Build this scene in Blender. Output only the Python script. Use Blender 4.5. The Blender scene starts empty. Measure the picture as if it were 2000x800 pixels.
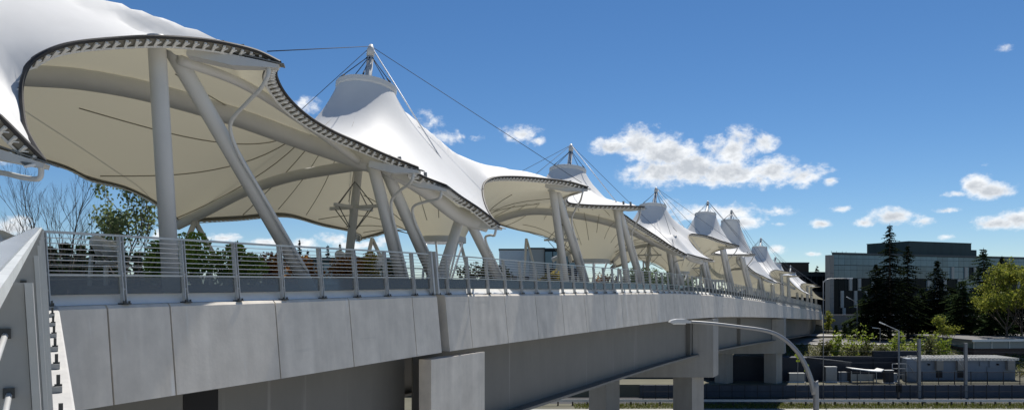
import bpy, math, random
import numpy as np
from mathutils import Vector, Matrix
R = math.radians
SC = bpy.context.scene
COL = SC.collection
rng = random.Random(7)

# ------------------------------------------------------------------ frames
DX, DY = 0.44003, 0.89802            # bridge axis in plan
TH = math.atan2(DY, DX)
SOFF, POFF = 9.01, 13.65
GZ = -15.0                           # freeway level; camera at z = 0


def BR(s, t, z=0.0):
    a, p = s + SOFF, POFF + t
    return Vector((a * DX - p * DY, a * DY + p * DX, z))


def at(px, py, Y):
    return Vector(((px - 1000) / 1500 * Y, Y, (566 - py) / 1500 * Y))


_zs = [(-40, -1.2), (-12, -.5), (0, -.30), (5.5, -.25), (13.3, -.16), (21, -.16), (30, -.165), (38, -.17), (48, -.23), (64, -.57),
       (94, -1.58), (121, -2.62), (150, -3.7), (180, -4.8), (260, -7.5)]


def zd(s):
    """height of the kerb top along the bridge (smooth)"""
    for i in range(len(_zs) - 1):
        if s <= _zs[i + 1][0] or i == len(_zs) - 2:
            x0, y0 = _zs[i]; x1, y1 = _zs[i + 1]
            m = lambda j: (_zs[min(j + 1, len(_zs) - 1)][1] - _zs[max(j - 1, 0)][1]) / (_zs[min(j + 1, len(_zs) - 1)][0] - _zs[max(j - 1, 0)][0])
            h = x1 - x0; q = (s - x0) / h
            return ((2 * q**3 - 3 * q**2 + 1) * y0 + (q**3 - 2 * q**2 + q) * h * m(i) + (-2 * q**3 + 3 * q**2) * y1 + (q**3 - q**2) * h * m(i + 1))


# ------------------------------------------------------------------ mesh builder
class MB:
    def __init__(self):
        self.v, self.f, self.m = [], [], []

    def add(self, vs, fs, mi=0):
        o = len(self.v)
        self.v += [tuple(v) for v in vs]
        self.f += [tuple(i + o for i in f) for f in fs]
        self.m += [mi] * len(fs)

    def box(self, c, s, rz=0.0, mi=0, M=None):
        hx, hy, hz = s[0] / 2, s[1] / 2, s[2] / 2
        vs = [Vector((x * hx, y * hy, z * hz)) for z in (-1, 1) for y in (-1, 1) for x in (-1, 1)]
        if M is None:
            M = Matrix.Rotation(rz, 3, 'Z')
        vs = [M @ v + Vector(c) for v in vs]
        self.add(vs, [(0, 2, 3, 1), (4, 5, 7, 6), (0, 1, 5, 4), (2, 6, 7, 3), (0, 4, 6, 2), (1, 3, 7, 5)], mi)

    def bar(self, a, b, w, h, mi=0, up=Vector((0, 0, 1))):
        a, b = Vector(a), Vector(b)
        d = (b - a); L = d.length; d = d / max(L, 1e-6)
        x = d.cross(up)
        if x.length < 1e-4: x = d.cross(Vector((1, 0, 0)))
        x.normalize(); y = x.cross(d)
        M = Matrix((x, d, y)).transposed()
        self.box((a + b) / 2, (w, L, h), mi=mi, M=M)

    def tube(self, pts, r, n=10, mi=0, caps=True):
        pts = [Vector(p) for p in pts]
        k = len(pts)
        rs = r if isinstance(r, (list, tuple)) else [r] * k
        vs, fs = [], []
        d0 = (pts[1] - pts[0]).normalized()
        ref = Vector((0, 0, 1)) if abs(d0.z) < .9 else Vector((1, 0, 0))
        x = d0.cross(ref).normalized()
        for i, p in enumerate(pts):
            d = (pts[min(i + 1, k - 1)] - pts[max(i - 1, 0)])
            if d.length < 1e-6: d = Vector((0, 0, 1))
            d.normalize()
            x = (x - d * x.dot(d))
            if x.length < 1e-5: x = d.orthogonal()
            x.normalize(); y = d.cross(x)
            for j in range(n):
                a = 2 * math.pi * j / n
                vs.append(p + (x * math.cos(a) + y * math.sin(a)) * rs[i])
        for i in range(k - 1):
            for j in range(n):
                fs.append((i * n + j, i * n + (j + 1) % n, (i + 1) * n + (j + 1) % n, (i + 1) * n + j))
        if caps:
            fs.append(tuple(range(n - 1, -1, -1))); fs.append(tuple((k - 1) * n + j for j in range(n)))
        self.add(vs, fs, mi)

    def sweep(self, prof, ss, zf=zd, mi=0):
        n = len(prof); vs, fs = [], []
        for s in ss:
            z0 = zf(s)
            vs += [(s, t, z + z0) for t, z in prof]
        for i in range(len(ss) - 1):
            for j in range(n):
                fs.append((i * n + j, (i + 1) * n + j, (i + 1) * n + (j + 1) % n, i * n + (j + 1) % n))
        fs.append(tuple(range(n))); fs.append(tuple((len(ss) - 1) * n + j for j in range(n - 1, -1, -1)))
        self.add(vs, fs, mi)

    def prism(self, poly, y0, y1, mi=0):
        """polygon in local xz extruded along y"""
        n = len(poly)
        vs = [(x, y0, z) for x, z in poly] + [(x, y1, z) for x, z in poly]
        fs = [tuple(range(n)), tuple(range(2 * n - 1, n - 1, -1))]
        fs += [(i, i + n, (i + 1) % n + n, (i + 1) % n) for i in range(n)]
        self.add(vs, fs, mi)

    def plan(self, poly, z0, z1, mi=0):
        n = len(poly)
        vs = [(x, y, z0) for x, y in poly] + [(x, y, z1) for x, y in poly]
        fs = [tuple(range(n - 1, -1, -1)), tuple(range(n, 2 * n))]
        fs += [(i, (i + 1) % n, (i + 1) % n + n, i + n) for i in range(n)]
        self.add(vs, fs, mi)

    def build(self, name, mats, parent=None, off=(0, 0, 0), smooth=False, fix=True):
        me = bpy.data.meshes.new(name)
        ox, oy, oz = off
        me.from_pydata([(x - ox, y - oy, z - oz) for x, y, z in self.v], [], self.f)
        if not isinstance(mats, (list, tuple)): mats = [mats]
        for m in mats: me.materials.append(m)
        if len(mats) > 1: me.polygons.foreach_set('material_index', self.m)
        if smooth: me.polygons.foreach_set('use_smooth', [True] * len(me.polygons))
        me.update()
        if fix:
            import bmesh
            bm = bmesh.new(); bm.from_mesh(me); bmesh.ops.recalc_face_normals(bm, faces=bm.faces[:]); bm.to_mesh(me); bm.free()
        o = bpy.data.objects.new(name, me); COL.objects.link(o)
        if parent is not None: o.parent = parent
        return o


def tag(o, label=None, cat=None, group=None, kind=None):
    if label: o['label'] = label
    if cat: o['category'] = cat
    if group: o['group'] = group
    if kind: o['kind'] = kind
    return o


def thing(name, label, cat, loc=(0, 0, 0), rz=0.0, group=None):
    o = bpy.data.objects.new(name, None); COL.objects.link(o)
    o.empty_display_size = .3
    o.location = loc; o.rotation_euler = (0, 0, rz)
    return tag(o, label, cat, group)


def bthing(name, label, cat, s, t, z, group=None):
    o = thing(name, label, cat, BR(s, t, z), TH, group)
    return o, (s, t, z)


def dup(o, parent=None, loc=None):
    c = o.copy(); COL.objects.link(c); c.parent = parent
    if loc is not None: c.location = loc
    return c


# ------------------------------------------------------------------ materials
def mat(name, col, rough=.6, metal=0.0, spec=.4, noise=None, bump=None, trans=None, streak=None):
    m = bpy.data.materials.new(name); m.use_nodes = True
    nt = m.node_tree; b = nt.nodes['Principled BSDF']
    b.inputs['Base Color'].default_value = (*col, 1)
    b.inputs['Roughness'].default_value = rough
    b.inputs['Metallic'].default_value = metal
    b.inputs['Specular IOR Level'].default_value = spec
    tc = nt.nodes.new('ShaderNodeTexCoord')
    src = None
    if noise:
        sc, amt = noise
        n = nt.nodes.new('ShaderNodeTexNoise'); n.inputs['Scale'].default_value = sc; n.inputs['Detail'].default_value = 8; n.inputs['Roughness'].default_value = .65
        nt.links.new(tc.outputs['Object'], n.inputs['Vector'])
        r = nt.nodes.new('ShaderNodeMapRange'); r.inputs[1].default_value = .25; r.inputs[2].default_value = .75
        r.inputs[3].default_value = 1 - amt; r.inputs[4].default_value = 1 + amt
        nt.links.new(n.outputs['Fac'], r.inputs[0])
        mx = nt.nodes.new('ShaderNodeVectorMath'); mx.operation = 'SCALE'; mx.inputs[0].default_value = col
        nt.links.new(r.outputs[0], mx.inputs['Scale'])
        src = mx.outputs[0]
    if streak:
        sx, sz, amt = streak
        mp = nt.nodes.new('ShaderNodeMapping'); mp.inputs['Scale'].default_value = (sx, sx, sz)
        nt.links.new(tc.outputs['Object'], mp.inputs['Vector'])
        n = nt.nodes.new('ShaderNodeTexNoise'); n.inputs['Scale'].default_value = 1; n.inputs['Detail'].default_value = 6; n.inputs['Roughness'].default_value = .6
        nt.links.new(mp.outputs[0], n.inputs['Vector'])
        r = nt.nodes.new('ShaderNodeMapRange'); r.inputs[1].default_value = .3; r.inputs[2].default_value = .72
        r.inputs[3].default_value = 1 - amt; r.inputs[4].default_value = 1 + amt
        nt.links.new(n.outputs['Fac'], r.inputs[0])
        mx = nt.nodes.new('ShaderNodeVectorMath'); mx.operation = 'SCALE'
        if src is None: mx.inputs[0].default_value = col
        else: nt.links.new(src, mx.inputs[0])
        nt.links.new(r.outputs[0], mx.inputs['Scale'])
        src = mx.outputs[0]
    if src is not None: nt.links.new(src, b.inputs['Base Color'])
    if bump:
        sc, st = bump
        n = nt.nodes.new('ShaderNodeTexNoise'); n.inputs['Scale'].default_value = sc; n.inputs['Detail'].default_value = 6
        nt.links.new(tc.outputs['Object'], n.inputs['Vector'])
        bp = nt.nodes.new('ShaderNodeBump'); bp.inputs['Strength'].default_value = st; bp.inputs['Distance'].default_value = .02
        nt.links.new(n.outputs['Fac'], bp.inputs['Height']); nt.links.new(bp.outputs[0], b.inputs['Normal'])
    if trans:
        tcol, fac = trans
        t = nt.nodes.new('ShaderNodeBsdfTranslucent'); t.inputs['Color'].default_value = (*tcol, 1)
        ms = nt.nodes.new('ShaderNodeMixShader'); ms.inputs[0].default_value = fac
        nt.links.new(b.outputs[0], ms.inputs[1]); nt.links.new(t.outputs[0], ms.inputs[2])
        nt.links.new(ms.outputs[0], nt.nodes['Material Output'].inputs['Surface'])
    return m


def leafmat(name, c1, c2, trans=.35, spec=.15):
    m = mat(name, c1, .6, spec=spec)
    nt = m.node_tree; b = nt.nodes['Principled BSDF']
    g = nt.nodes.new('ShaderNodeNewGeometry')
    mx = nt.nodes.new('ShaderNodeMix'); mx.data_type = 'RGBA'
    mx.inputs[6].default_value = (*c1, 1); mx.inputs[7].default_value = (*c2, 1)
    nt.links.new(g.outputs['Random Per Island'], mx.inputs[0])
    nt.links.new(mx.outputs[2], b.inputs['Base Color'])
    t = nt.nodes.new('ShaderNodeBsdfTranslucent')
    nt.links.new(mx.outputs[2], t.inputs['Color'])
    ms = nt.nodes.new('ShaderNodeMixShader'); ms.inputs[0].default_value = trans
    nt.links.new(b.outputs[0], ms.inputs[1]); nt.links.new(t.outputs[0], ms.inputs[2])
    nt.links.new(ms.outputs[0], nt.nodes['Material Output'].inputs['Surface'])
    return m


def glassmat(name, tint, refl=.0, rough=.03, opac=0.0, body=(.02, .03, .03)):
    """thin clear sheet: see-through + reflection, matt grey body standing in for reflected tones"""
    m = bpy.data.materials.new(name); m.use_nodes = True
    nt = m.node_tree; nt.nodes.clear()
    out = nt.nodes.new('ShaderNodeOutputMaterial')
    tr = nt.nodes.new('ShaderNodeBsdfTransparent'); tr.inputs[0].default_value = (*tint, 1)
    gl = nt.nodes.new('ShaderNodeBsdfGlossy'); gl.inputs['Roughness'].default_value = rough
    df = nt.nodes.new('ShaderNodeBsdfDiffuse'); df.inputs[0].default_value = (*body, 1)
    fr = nt.nodes.new('ShaderNodeFresnel'); fr.inputs[0].default_value = 1.28
    ad = nt.nodes.new('ShaderNodeMath'); ad.operation = 'ADD'; ad.inputs[1].default_value = refl; ad.use_clamp = True
    nt.links.new(fr.outputs[0], ad.inputs[0])
    m0 = nt.nodes.new('ShaderNodeMixShader'); m0.inputs[0].default_value = opac
    nt.links.new(tr.outputs[0], m0.inputs[1]); nt.links.new(df.outputs[0], m0.inputs[2])
    m1 = nt.nodes.new('ShaderNodeMixShader')
    nt.links.new(ad.outputs[0], m1.inputs[0]); nt.links.new(m0.outputs[0], m1.inputs[1]); nt.links.new(gl.outputs[0], m1.inputs[2])
    nt.links.new(m1.outputs[0], out.inputs[0])
    return m


M = {}
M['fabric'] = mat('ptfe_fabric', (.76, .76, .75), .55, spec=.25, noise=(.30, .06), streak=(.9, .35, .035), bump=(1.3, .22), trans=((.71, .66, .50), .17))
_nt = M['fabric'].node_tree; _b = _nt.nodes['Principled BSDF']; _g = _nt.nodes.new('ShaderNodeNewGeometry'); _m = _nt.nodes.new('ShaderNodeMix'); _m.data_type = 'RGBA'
_src = _b.inputs['Base Color'].links[0].from_socket; _nt.links.new(_g.outputs['Backfacing'], _m.inputs[0]); _nt.links.new(_src, _m.inputs[6]); _m.inputs[7].default_value = (.61, .59, .495, 1); _nt.links.new(_m.outputs[2], _b.inputs['Base Color'])  # underside mixed to darker beige, standing in for its shade and transmitted light
M['seam'] = mat('fabric_seam', (.30, .28, .22), .7)
M['weld'] = mat('weld_band', (.66, .66, .65), .6)
M['collar'] = mat('cone_collar', (.62, .62, .60), .6)
M['steel'] = mat('painted_steel', (.60, .60, .585), .42, noise=(1.2, .05))
M['steel_dark'] = mat('grey_steel', (.20, .20, .19), .5, noise=(3, .12))
M['edge_dark'] = mat('edge_rope', (.035, .033, .032), .6, noise=(8, .3))
M['edge_taupe'] = mat('edge_pocket', (.27, .255, .22), .7, noise=(5, .2))
M['clamp'] = mat('white_clamp', (.82, .81, .78), .4)
M['cable'] = mat('stay_cable', (.06, .07, .09), .7, spec=.1)
M['cable_white'] = mat('white_stay_sleeve', (.80, .80, .80), .4)
M['conc'] = mat('fascia_concrete', (.69, .635, .55), .8, spec=.2, noise=(1.3, .13), streak=(1.7, .16, .13), bump=(14, .10))
def weather(m, light=(.80, .79, .75), dark=(.42, .40, .36)):
    nt = m.node_tree; b = nt.nodes['Principled BSDF']; L = nt.links.new
    src = b.inputs['Base Color'].links[0].from_socket
    tc = nt.nodes.new('ShaderNodeTexCoord')
    for (sc, lo, hi, col, amt) in (((3.1, 3.1, .10), .64, .74, light, .6), ((2.3, 2.3, .13), .64, .78, dark, .5), ((.25, .25, 3.2), .66, .76, dark, .35)):
        mp = nt.nodes.new('ShaderNodeMapping'); mp.inputs['Scale'].default_value = sc; mp.inputs['Location'].default_value = (sc[0] * 7, sc[2] * 31, 0); L(tc.outputs['Object'], mp.inputs[0])
        n = nt.nodes.new('ShaderNodeTexNoise'); n.inputs['Scale'].default_value = 1; n.inputs['Detail'].default_value = 5; n.inputs['Distortion'].default_value = .25; L(mp.outputs[0], n.inputs['Vector'])
        r = nt.nodes.new('ShaderNodeMapRange'); r.inputs[1].default_value = lo; r.inputs[2].default_value = hi; r.inputs[4].default_value = amt; L(n.outputs['Fac'], r.inputs[0])
        mx = nt.nodes.new('ShaderNodeMix'); mx.data_type = 'RGBA'; L(r.outputs[0], mx.inputs[0]); L(src, mx.inputs[6]); mx.inputs[7].default_value = (*col, 1)
        src = mx.outputs[2]
    L(src, b.inputs['Base Color'])
weather(M['conc'])
M['conc_new'] = mat('kerb_concrete', (.84, .835, .81), .75, noise=(1.5, .07), bump=(20, .2))
M['girder'] = mat('girder_paint', (.165, .16, .145), .6, noise=(.6, .08), streak=(1.5, .15, .05))
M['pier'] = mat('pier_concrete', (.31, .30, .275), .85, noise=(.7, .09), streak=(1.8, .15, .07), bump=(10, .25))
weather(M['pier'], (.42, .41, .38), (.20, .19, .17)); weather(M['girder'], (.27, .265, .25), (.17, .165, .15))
M['ledge'] = mat('ledge_concrete', (.50, .49, .465), .8, noise=(3, .12), bump=(25, .2))
M['deck'] = mat('deck_concrete', (.36, .355, .34), .85, noise=(.8, .1))
M['rail'] = mat('rail_steel', (.50, .50, .48), .38, metal=.35, noise=(4, .08))
M['raildark'] = mat('rail_plate', (.54, .54, .52), .5, metal=.2, noise=(4, .1))
M['rampplate'] = mat('ramp_post_plate', (.34, .34, .325), .5, metal=.2, noise=(5, .12), streak=(8, .6, .10))
M['wire'] = mat('rail_cable', (.78, .77, .74), .3, metal=.4)
M['cap'] = mat('brushed_cap', (.60, .63, .64), .26, metal=.7, noise=(2.5, .12))
M['lip'] = mat('cap_lip', (.66, .68, .66), .4, metal=.2, noise=(9, .2))
M['glass'] = glassmat('rail_glass', (.70, .73, .73), .015, .03, .42, (.25, .25, .24))
M['bolt'] = mat('bolt_steel', (.07, .07, .065), .5, metal=.3)
M['black'] = mat('dark_opening', (.012, .012, .013), .8)
M['asphalt'] = mat('asphalt', (.16, .155, .15), .9, noise=(.5, .12), bump=(30, .3))
M['asphalt_dark'] = mat('old_asphalt', (.05, .05, .052), .9, noise=(.4, .3))
M['road'] = mat('pale_road', (.36, .35, .33), .9, noise=(.25, .08))
M['soil'] = mat('verge_soil', (.10, .095, .06), .95, noise=(.35, .4))
M['ground'] = mat('ground_mix', (.12, .115, .08), .95, noise=(.06, .4))
M['grass'] = leafmat('verge_grass', (.10, .13, .025), (.17, .17, .05), .4)
M['bark'] = mat('bark', (.075, .06, .048), .9, noise=(6, .3))
M['bark_pale'] = mat('bark_pale', (.16, .13, .11), .9, noise=(6, .3))
M['needle'] = leafmat('conifer_needles', (.010, .016, .008), (.022, .030, .013), .05, 0)
M['needle2'] = leafmat('cedar_needles', (.024, .040, .018), (.052, .075, .028), .15, 0)
M['leaf'] = leafmat('leaf_green', (.13, .24, .035), (.27, .34, .075), .5)
M['leaf_lime'] = leafmat('leaf_lime', (.13, .17, .022), (.28, .28, .05), .5)
M['bank_lime'] = leafmat('bank_lime_leaf', (.15, .22, .025), (.30, .34, .06), .5)
M['leaf_olive'] = leafmat('leaf_olive', (.07, .09, .03), (.16, .15, .06), .4)
M['leaf_rust'] = leafmat('leaf_rust', (.22, .085, .03), (.32, .18, .05), .45)
M['leaf_gold'] = leafmat('leaf_gold', (.28, .22, .03), (.40, .33, .06), .45)
M['leaf_birch'] = leafmat('leaf_birch', (.12, .17, .06), (.24, .28, .13), .5)
M['galv'] = mat('galvanised', (.42, .43, .43), .42, metal=.5, noise=(3, .1))
M['lamp_grey'] = mat('lamp_galvanised', (.27, .275, .28), .45, metal=.4, noise=(3, .1))
M['white_rail'] = mat('bright_galvanised', (.62, .62, .60), .5, noise=(2, .1))
M['pole'] = mat('pole_paint', (.20, .21, .22), .5, metal=.2)
M['fence'] = mat('fence_black', (.022, .023, .026), .5)
M['white'] = mat('white_paint', (.80, .80, .77), .55, noise=(2, .06))
M['yellow'] = mat('sign_yellow', (.62, .68, .03), .5)
M['signblack'] = mat('sign_black', (.015, .015, .015), .6)
M['brick'] = mat('dark_brick', (.085, .055, .045), .85, noise=(3, .25), streak=(.3, 9, .12))
M['bldwall'] = mat('beige_panel', (.30, .28, .25), .8, noise=(.6, .06))
M['pent'] = mat('green_metal_cladding', (.022, .045, .042), .5, streak=(.8, .02, .2))
M['glz_pale'] = mat('pale_glazing', (.125, .21, .245), .10, spec=.55, noise=(.12, .25))
M['glz_dark'] = mat('dark_glazing', (.008, .014, .018), .25, spec=.08, noise=(.15, .3))
for _n in ('glz_pale', 'glz_dark'):  # glazing tones, varied per pane, painted in place of sky and tree reflections
    nt = M[_n].node_tree; b = nt.nodes['Principled BSDF']; src = b.inputs['Base Color'].links[0].from_socket
    oi = nt.nodes.new('ShaderNodeObjectInfo'); r_ = nt.nodes.new('ShaderNodeMapRange'); r_.inputs[3].default_value = .72; r_.inputs[4].default_value = 1.3; nt.links.new(oi.outputs['Random'], r_.inputs[0])
    sc = nt.nodes.new('ShaderNodeVectorMath'); sc.operation = 'SCALE'; nt.links.new(src, sc.inputs[0]); nt.links.new(r_.outputs[0], sc.inputs['Scale']); nt.links.new(sc.outputs[0], b.inputs['Base Color'])
M['mull'] = mat('mullion', (.05, .06, .065), .4)
M['fin'] = mat('pale_fin', (.40, .40, .37), .6)
M['shed'] = mat('blue_grey_shed', (.20, .235, .28), .6, streak=(3, .05, .06))
M['shed_dark'] = mat('dark_screen', (.022, .026, .036), .7, noise=(.8, .2))
M['brown'] = mat('brown_cladding', (.10, .062, .038), .7, streak=(.02, 1.2, .15))
M['wallgrey'] = mat('retaining_grey', (.24, .255, .275), .85, noise=(.6, .1))
M['planter'] = mat('planter_metal', (.13, .125, .11), .7, noise=(2, .15))
M['lowwall'] = mat('low_wall_grey', (.085, .095, .115), .85, noise=(.6, .15), streak=(1.2, .3, .12))
M['hill'] = leafmat('far_wood', (.02, .03, .018), (.045, .055, .03), .1)

# ------------------------------------------------------------------ helpers for plants
def leaf(mb, c, size, r, mi=0, flat=0.0):
    a = Vector((r.gauss(0, 1), r.gauss(0, 1), r.gauss(0, 1) * (1 - flat))).normalized()
    b = a.orthogonal().normalized()
    b = (Matrix.Rotation(r.random() * 6.28, 3, a) @ b)
    w = a.cross(b)
    h = size * (.7 + .6 * r.random()); k = h * .32
    c = Vector(c)
    mb.add([c - b * h * .5, c + w * k, c + b * h * .5, c - w * k], [(0, 1, 2, 3)], mi)


def clump(mb, c, rad, n, size, r, mi=0):
    for _ in range(n):
        while True:
            p = Vector((r.uniform(-1, 1), r.uniform(-1, 1), r.uniform(-1, 1)))
            if p.length < 1: break
        q = p.length
        if q > 1e-3: p = p / q * (q ** .6)
        leaf(mb, (c[0] + p.x * rad[0], c[1] + p.y * rad[1], c[2] + p.z * rad[2]), size, r, mi)


def shrub(name, loc, w, h, m, label, group, seed, n=420, leaf_size=.16, stems=4, cat='shrub', tall=False):
    r = random.Random(seed)
    t = thing(name, label, cat, loc, 0, group)
    sb, fb = MB(), MB()
    for k in range(stems):
        a = r.random() * 6.28; q = r.uniform(.1, .45) * w * .5
        top = Vector((math.cos(a) * q * 1.6, math.sin(a) * q * 1.6, h * r.uniform(.65, .95)))
        sb.tube([(math.cos(a) * .05, math.sin(a) * .05, 0), (top.x * .5, top.y * .5, top.z * .5), top], [.03 * h ** .5, .02 * h ** .5, .008], 5)
        for j in range(4):
            f = .3 + .7 * j / 3
            cr = w * r.uniform(.16, .27)
            clump(fb, (top.x * f + r.gauss(0, .12) * w, top.y * f + r.gauss(0, .12) * w, top.z * f), (cr, cr, cr * (1.2 if tall else .8)), n // (stems * 4), leaf_size, r)
    sb.build('stem', M['bark'], t, smooth=True, fix=False)
    fb.build('foliage', m, t, fix=False)
    return t


def conifer(loc, h, rad, seed, label, m='needle', group='dark conifers in front of the office block', base=.1, lean=0.0, cat='tree', dens=1.0, bare=False):
    r = random.Random(seed)
    t = thing('conifer_tree', label, cat, loc, r.random() * 6, group)
    tb = MB(); tb.tube([(0, 0, -.4), (lean * h * .3, 0, h * .4), (lean * h, 0, h * .99)], [h * .016, h * .010, .03], 7)
    tb.build('trunk', M['bark'], t, smooth=True, fix=False)
    cb = MB()
    z = base * h
    while z < h * .985:
        q = (z - base * h) / (h * (1 - base))
        rr = rad * (1 - q) ** .85 * (0.72 + .28 * math.sin(z * 2.1 + seed)) + .12
        if q < .10: rr *= .55 + 4.5 * q
        nb = max(4, int((6 + 4 * (1 - q)) * dens))
        a0 = r.random() * 6.28
        for k in range(nb):
            if bare and r.random() < .45: continue
            a = a0 + 6.283 * k / nb + r.gauss(0, .25)
            L = rr * r.choice((r.uniform(.45, .9), r.uniform(.8, 1.3)))
            dx, dy = math.cos(a), math.sin(a); zj = r.uniform(-.45, .45) * (1 - q) ** .5
            up = .25 * (q - .35) + r.gauss(0, .07)
            ns = max(3, int(L / .42))
            for j in range(ns + 1):
                f = (j + .6) / (ns + .6)
                px = dx * L * f; py = dy * L * f
                pz = z + zj + L * (up * f - .38 * f * f + .12 * f ** 4)
                wdt = (.30 + .42 * (1 - f)) * (L * .42 + .16)
                ln = .34 * L / ns * 3 + .22
                for side in (-1, 1):
                    yaw = side * (0.5 + .5 * r.random())
                    ex, ey = dx * math.cos(yaw) - dy * math.sin(yaw), dx * math.sin(yaw) + dy * math.cos(yaw)
                    tip = Vector((px + ex * wdt + dx * ln * .3, py + ey * wdt + dy * ln * .3, pz - .12 - .22 * wdt * r.random()))
                    p0 = Vector((px - dx * ln * .35, py - dy * ln * .35, pz + .02))
                    p1 = Vector((px + dx * ln * .45, py + dy * ln * .45, pz - .02))
                    cb.add([p0, p1, tip], [(0, 1, 2)])
                if r.random() < .75:
                    cb.add([(px - dx * .16, py - dy * .16, pz), (px + dx * .2, py + dy * .2, pz), (px + r.gauss(0, .1), py + r.gauss(0, .1), pz - .28 - .35 * r.random() * (1 - q))], [(0, 1, 2)])
        z += (.34 + .30 * (1 - q)) * (h / 22) ** .5
    cb.add([(0 + lean * h, .05, h), (-.12 + lean * h, -.05, h * .955), (.12 + lean * h, -.05, h * .955)], [(0, 1, 2)])
    cb.build('crown', M[m], t, fix=False)
    return t


def branchy(mb, p, d, L, rad, depth, r, tips, spread=.55, up=.25):
    p = Vector(p); d = Vector(d).normalized()
    pts = [p]; q = p.copy(); dd = d.copy()
    for k in range(3):
        dd = (dd + Vector((r.gauss(0, .10), r.gauss(0, .10), r.gauss(0, .06) + up * .25))).normalized()
        q = q + dd * L / 3; pts.append(q.copy())
    mb.tube(pts, [rad, rad * .86, rad * .72, rad * .55], 5 if depth > 1 else 4)
    tips.append((pts[2], depth)); tips.append((pts[3], depth))
    if depth <= 0: return
    for k in range(3 if depth > 1 else 3):
        f = pts[1 + k % 3] if k else pts[3]
        a = r.random() * 6.28
        o = Vector((math.cos(a), math.sin(a), .1))
        nd = (dd + o * spread * r.uniform(.6, 1.3)).normalized()
        branchy(mb, f, nd, L * r.uniform(.55, .82), rad * .55, depth - 1, r, tips, spread, up)


def broadleaf(name, loc, h, m, label, seed, leaves=0, size=.2, depth=4, group=None, trunk='bark', cat='tree', spread=.55, rad=None, up=.3):
    r = random.Random(seed)
    t = thing(name, label, cat, loc, 0, group)
    tb, tips = MB(), []
    rad = rad or h * .014
    H = h * .30
    tb.tube([(0, 0, -.3), (.03 * h * r.gauss(0, .3), .02, H * .5), (0, 0, H)], [rad * 1.2, rad, rad * .9], 8)
    branchy(tb, (0, 0, H), (0, 0, 1), h * .34, rad * .85, depth, r, tips, spread * .7, up)
    for k in range(4):
        a = k * 1.57 + r.random()
        branchy(tb, (0, 0, H * (.75 + .3 * r.random())), (math.cos(a) * spread, math.sin(a) * spread, 1), h * .26, rad * .6, depth - 1, r, tips, spread, up)
    tb.build('trunk', M[trunk], t, smooth=True, fix=False)
    if leaves:
        fb = MB()
        ends = [p for p, d in tips if d <= 1]
        for _ in range(leaves):
            p = r.choice(ends)
            leaf(fb, (p.x + r.gauss(0, .03 * h), p.y + r.gauss(0, .03 * h), p.z + r.gauss(0, .03 * h)), size, r)
        fb.build('crown', m, t, fix=False)
    return t

# ================================================================== FOOTBRIDGE
def xs(a, b, step):
    n = max(1, int(math.ceil((b - a) / step)))
    return [a + (b - a) * i / n for i in range(n + 1)]


S_END = 180.0
bridge, _ = bthing('footbridge', 'long pale concrete footbridge crossing the freeway under a row of white canopies', 'bridge', 0, 0, 0)
mb = MB(); mb.sweep([(.31, -.30), (.31, -.10), (9.69, -.10), (9.69, -.30)], xs(-14, S_END, 1.5)); mb.build('deck', M['deck'], bridge)
mb = MB(); mb.sweep([(.10, -1.70), (.10, -1.90), (1.6, -2.05), (1.6, -1.70)], xs(-.3, 13.1, 1.5)); mb.sweep([(.10, -1.70), (.10, -1.90), (1.6, -2.05), (1.6, -1.70)], xs(13.65, S_END - .02, 1.5))
mb.sweep([(1.9, -1.6), (1.9, -1.95), (9.6, -1.95), (9.6, -1.6)], xs(-14, S_END - .02, 2)); mb.build('soffit', M['girder'], bridge)
joints = [-.22, .95, 2.4, 5.5, 8.4, 11.6, 13.12]
joints2 = [13.62, 15.25, 18.15, 21.1, 24.05]
while joints2[-1] < S_END - 3: joints2.append(joints2[-1] + 2.95)
joints2[-1] = S_END
for J in (joints, joints2):
    for a, b in zip(J[:-1], J[1:]):
        mb = MB()
        tk = .42 if J is joints2 and a < 14 else .30
        mb.sweep([(0, -.07), (.05, -.012), (.09, 0), (tk, 0), (tk, -1.93), (-.19, -1.93)], xs(a + .019, b - .019, .75))
        mb.build('fascia_panel', M['conc'], bridge)
mb = MB()
for a, b in ((-.1, 13.1), (13.66, S_END)):
    mb.sweep([(.165, .004), (.31, .205), (.40, .205), (.40, .004)], xs(a, b, .75))
mb.build('kerb', M['conc_new'], bridge)
mb = MB(); mb.sweep([(10, -.03), (9.6, 0), (9.6, -1.93), (10.2, -1.93)], xs(-14, S_END, 1.5)); mb.build('far_fascia', M['conc'], bridge)
# steel girders: web, bottom flange, stiffeners
for nm, t0, sg in (('girder', 1.3, 1), ('girder', 8.7, -1)):
    for a, b in ((-.3, 13.1), (13.62, 62.2), (64.2, 118), (120, S_END)):
        if sg < 0 and a > 100: continue
        mb = MB()
        mb.sweep([(t0, -1.9), (t0, -5.06), (t0 + .06, -5.06), (t0 + .06, -1.9)], xs(a, b, 1.5))
        mb.sweep([(t0 - .55, -5.07), (t0 - .55, -5.19), (t0 + .6, -5.19), (t0 + .6, -5.07)], xs(a, b, 1.5))
        mb.build(nm, M['girder'], bridge)
for s in (54.1, 77.9, 111.8):
    mb = MB(); mb.sweep([(.95, -2.06), (.95, -5.06), (1.297, -5.06), (1.297, -2.06)], [s, s + .08]); mb.build('stiffener', M['girder'], bridge)
# access opening in the near web: flat black sheet painted for its shaded recess
mb = MB(); mb.sweep([(1.285, -2.2), (1.285, -3.6), (1.297, -3.6), (1.297, -2.2)], [3.85, 4.9]); mb.build('access_opening', M['black'], bridge)
# end diaphragm
mb = MB(); mb.box((S_END + .25, 5, zd(S_END) - 2.6), (.4, 10, 5)); mb.build('end_wall', M['conc'], bridge)

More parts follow.
